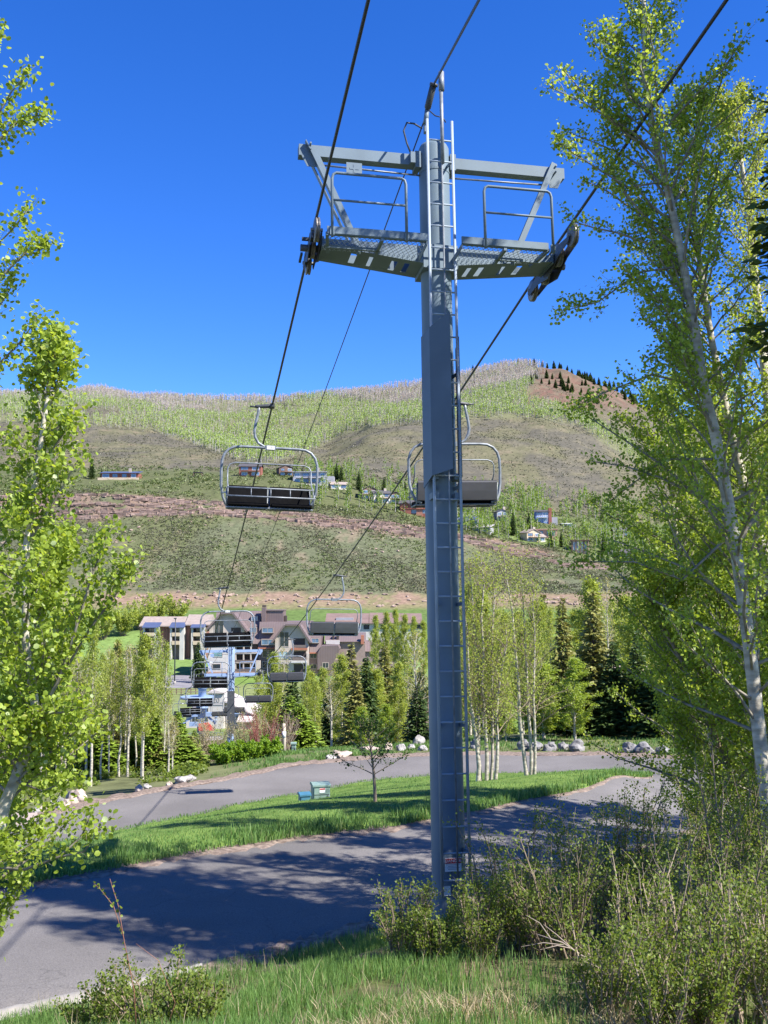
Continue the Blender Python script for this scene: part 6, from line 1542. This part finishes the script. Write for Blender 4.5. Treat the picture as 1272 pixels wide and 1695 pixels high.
# ------------------------------------------------------------------ boulders, boxes, posts
M_ROCKT = mat('tan_boulder', (.32, .25, .19), .9, .25, 2.0, bump=.5, c2=(.48, .40, .33))
M_ROCK_SHADE = mat('shaded_boulder', (.15, .145, .14), .9, .3, 2.0, bump=.5, c2=(.27, .26, .25))  # right-hand boulders: shade under the trees put into a darker rock colour
M_ROCKW = mat('white_boulder', (.23, .215, .20), .9, .25, 2.0, bump=.7, c2=(.40, .38, .35))
for i, (px, dd, sx, sz, m, lb) in enumerate([
    (128, 1.3, .62, .52, M_ROCKT, 'large tan boulder beside the thick white aspen trunk'), (60, 1.0, .3, .22, M_ROCKW, 'leftmost small stone of the pile by the driveway'), (74, .9, .42, .28, M_ROCKT, 'flat stone in the pile by the driveway'), (88, 1.2, .3, .25, M_ROCKW, 'round white stone in the pile by the driveway'),
    (100, .8, .27, .2, M_ROCKW, 'small pale stone left of the large tan boulder'), (110, 1.1, .25, .22, M_ROCKT, 'small stone touching the large tan boulder'), (96, 1.7, .33, .3, M_ROCKW, 'upper stone at the back of the pile by the driveway'),
    (230, 1.0, .26, .22, M_ROCKT, 'small boulder under the lush pale green aspen'), (244, 1.5, .24, .16, M_ROCKW, 'low white stone right of the lush pale green aspen'), (280, 1.0, .2, .2, M_ROCKT, 'small round stone below the short bare aspen stems'), (301, 1.3, .5, .26, M_ROCKW, 'wide white boulder right of the short bare stems'), (315, 1.6, .33, .2, M_ROCKW, 'small white boulder at the end of the left verge'),
    (566, 1.6, .75, .28, M_ROCKT, 'flat slab like boulder at the foot of the white forked aspen'), (549, 1.3, .4, .16, M_ROCKW, 'low stone left of the flat slab'), (612, 3.2, .7, .2, M_ROCKT, 'long pale boulder behind the small dark leaved tree'), (643, 2.8, .34, .3, M_ROCKT, 'pinkish boulder first in the row on the grass verge'),
    (664, 2.6, .32, .3, M_ROCKW, 'round white boulder second in the row on the grass verge'), (681, 3.0, .4, .22, M_ROCKW, 'low white boulder third in the row on the grass verge'), (700, 2.4, .46, .26, M_ROCKW, 'wide white boulder fourth in the row nearest the tower'), (694, 5.6, .42, .46, M_ROCKW, 'tallest white boulder up the grass behind the row'),
    (786, 2.6, .4, .4, M_ROCK_SHADE, 'white boulder behind the left stem clump'), (866, 2.4, .5, .42, M_ROCK_SHADE, 'white boulder behind the right stem clump'), (886, 2.0, .55, .42, M_ROCK_SHADE, 'shaded boulder right of the right stem clump'), (911, 2.0, .5, .42, M_ROCK_SHADE, 'shaded boulder in the middle of the right row'), (934, 2.2, .45, .36, M_ROCK_SHADE, 'shaded boulder between two round ones'), (956, 1.8, .52, .46, M_ROCK_SHADE, 'large round shaded boulder under the dark spruces'),
    (1041, 1.6, .5, .4, M_ROCK_SHADE, 'round boulder behind the bend left of a larger one'), (1068, 1.5, .6, .42, M_ROCK_SHADE, 'larger boulder behind the bend'), (1097, 1.6, .45, .36, M_ROCK_SHADE, 'rightmost boulder behind the bend')]):
    D = float(edge(E4D, px)) + dd; g = ground(px, D)
    o = MB().rock((0, 0, 0), (sx * .8, sx * .65, sz * .85), 300 + i * 7, 3).build('boulder', m); o.location = g + Vector((0, 0, sz * .35)); tag(o, lb, 'boulder', 'boulders along the street')
def utility_box(px, D, w, d, h, rz, m, label, sticker):
    t = empty('utility_box', ground(px, D) + Vector((0, 0, .08)), label, 'utility box', None, rz)
    b = MB(); e = .03
    b.prism([(-w / 2 + e, 0), (w / 2 - e, 0), (w / 2, e), (w / 2, d - e), (w / 2 - e, d), (-w / 2 + e, d), (-w / 2, d - e), (-w / 2, e)], (0, 0, -.1), (1, 0, 0), (0, 1, 0), (0, 0, 1), h + .06)
    b.build('cabinet', m, t)
    l = MB().prism([(-.03, h - .04), (d + .03, h - .04), (d + .03, h + .05), (d * .6, h + .08), (-.03, h + .02)], (-w / 2 - .03, 0, 0), (0, 1, 0), (0, 0, 1), (1, 0, 0), w + .06); l.build('lid', m, t)
    MB().box((0, -.006, h * .45), (w * .9, .012, .015)).build('seam', M_DARK, t)
    MB().box((w * .38, -.02, h * .35), (.05, .05, .07)).build('latch', M_GALV, t)
    if sticker:
        s = MB().box((.02, -.009, h * .7), (.22, .006, .18)).build('sticker', M_WHITE, t); MB().box((.02, -.014, h * .7 + .055), (.2, .004, .05)).build('header', M_RED, s)
utility_box(533, 39.0, .64, .6, .6, .25, mat('green_cabinet', (.19, .27, .23), .5, .12, 4.0), 'larger grey green utility box with a warning sticker on the lawn', True)
utility_box(506, 38.2, .38, .4, .36, .3, mat('blue_cabinet', (.05, .15, .22), .5, .12, 4.0), 'smaller dark teal utility box on the lawn', False)
utility_box(486, 56.5, .25, .25, .4, 0, mat('green_cabinet', (.13, .22, .18)), 'tiny green utility marker box beside the hedge', False)
def post():
    g = ground(470, 57.6); t = empty('wooden_post', g, 'pale weathered wooden post before the red twigged bush', 'post'); h = zof(1198, 57.6) - g.z
    MB().tube([(0, 0, -.3), (.02, 0, h * .5), (0, 0, h)], [.11, .1, .085], 10).build('shaft', mat('weathered_wood', (.45, .40, .31), .9, .25, 3.0, bump=.3, stretch=(1, 1, .2)), t)
    MB().lathe((0, 0, h * .52), (0, 0, 1), [(0, .115), (.35, .115)], 10).build('collar', M_WHITE, t)
post()
def lamp():
    g = ground(289, 238); t = empty('street_lamp', g, 'tall thin dark street lamp standing in the parking lot', 'street lamp'); h = zof(1024, 238) - g.z
    MB().tube([(0, 0, -.2), (0, 0, h)], [.16, .11], 8).build('pole', M_DARK, t); MB().box((0, -.35, h + .05), (.5, 1.0, .25)).build('lamp_head', M_DARK, t); MB().lathe((0, 0, -.1), (0, 0, 1), [(0, .35), (.9, .35)], 12).build('base', M_KERB, t)
lamp()
def rail_fence():
    t = empty('rail_fence', (0, 0, 0), 'low rail fence along the lower edge of the parking lot', 'fence'); mb = None
    P = [ground(x, 214 + (x - 280) * .02) for x in range(276, 372, 8)]
    for p in P: MB().box((p.x, p.y, p.z + .6), (.16, .16, 1.4)).build('post', M_WOODB, t)
    r_ = MB()
    for a, b in zip(P, P[1:]):
        for h in (.55, 1.05): r_.beam(a + Vector((0, -.1, h)), b + Vector((0, -.1, h)), .06, .12)
    r_.build('rail', M_WOODB, t); t.location = (0, 0, 0)
rail_fence()
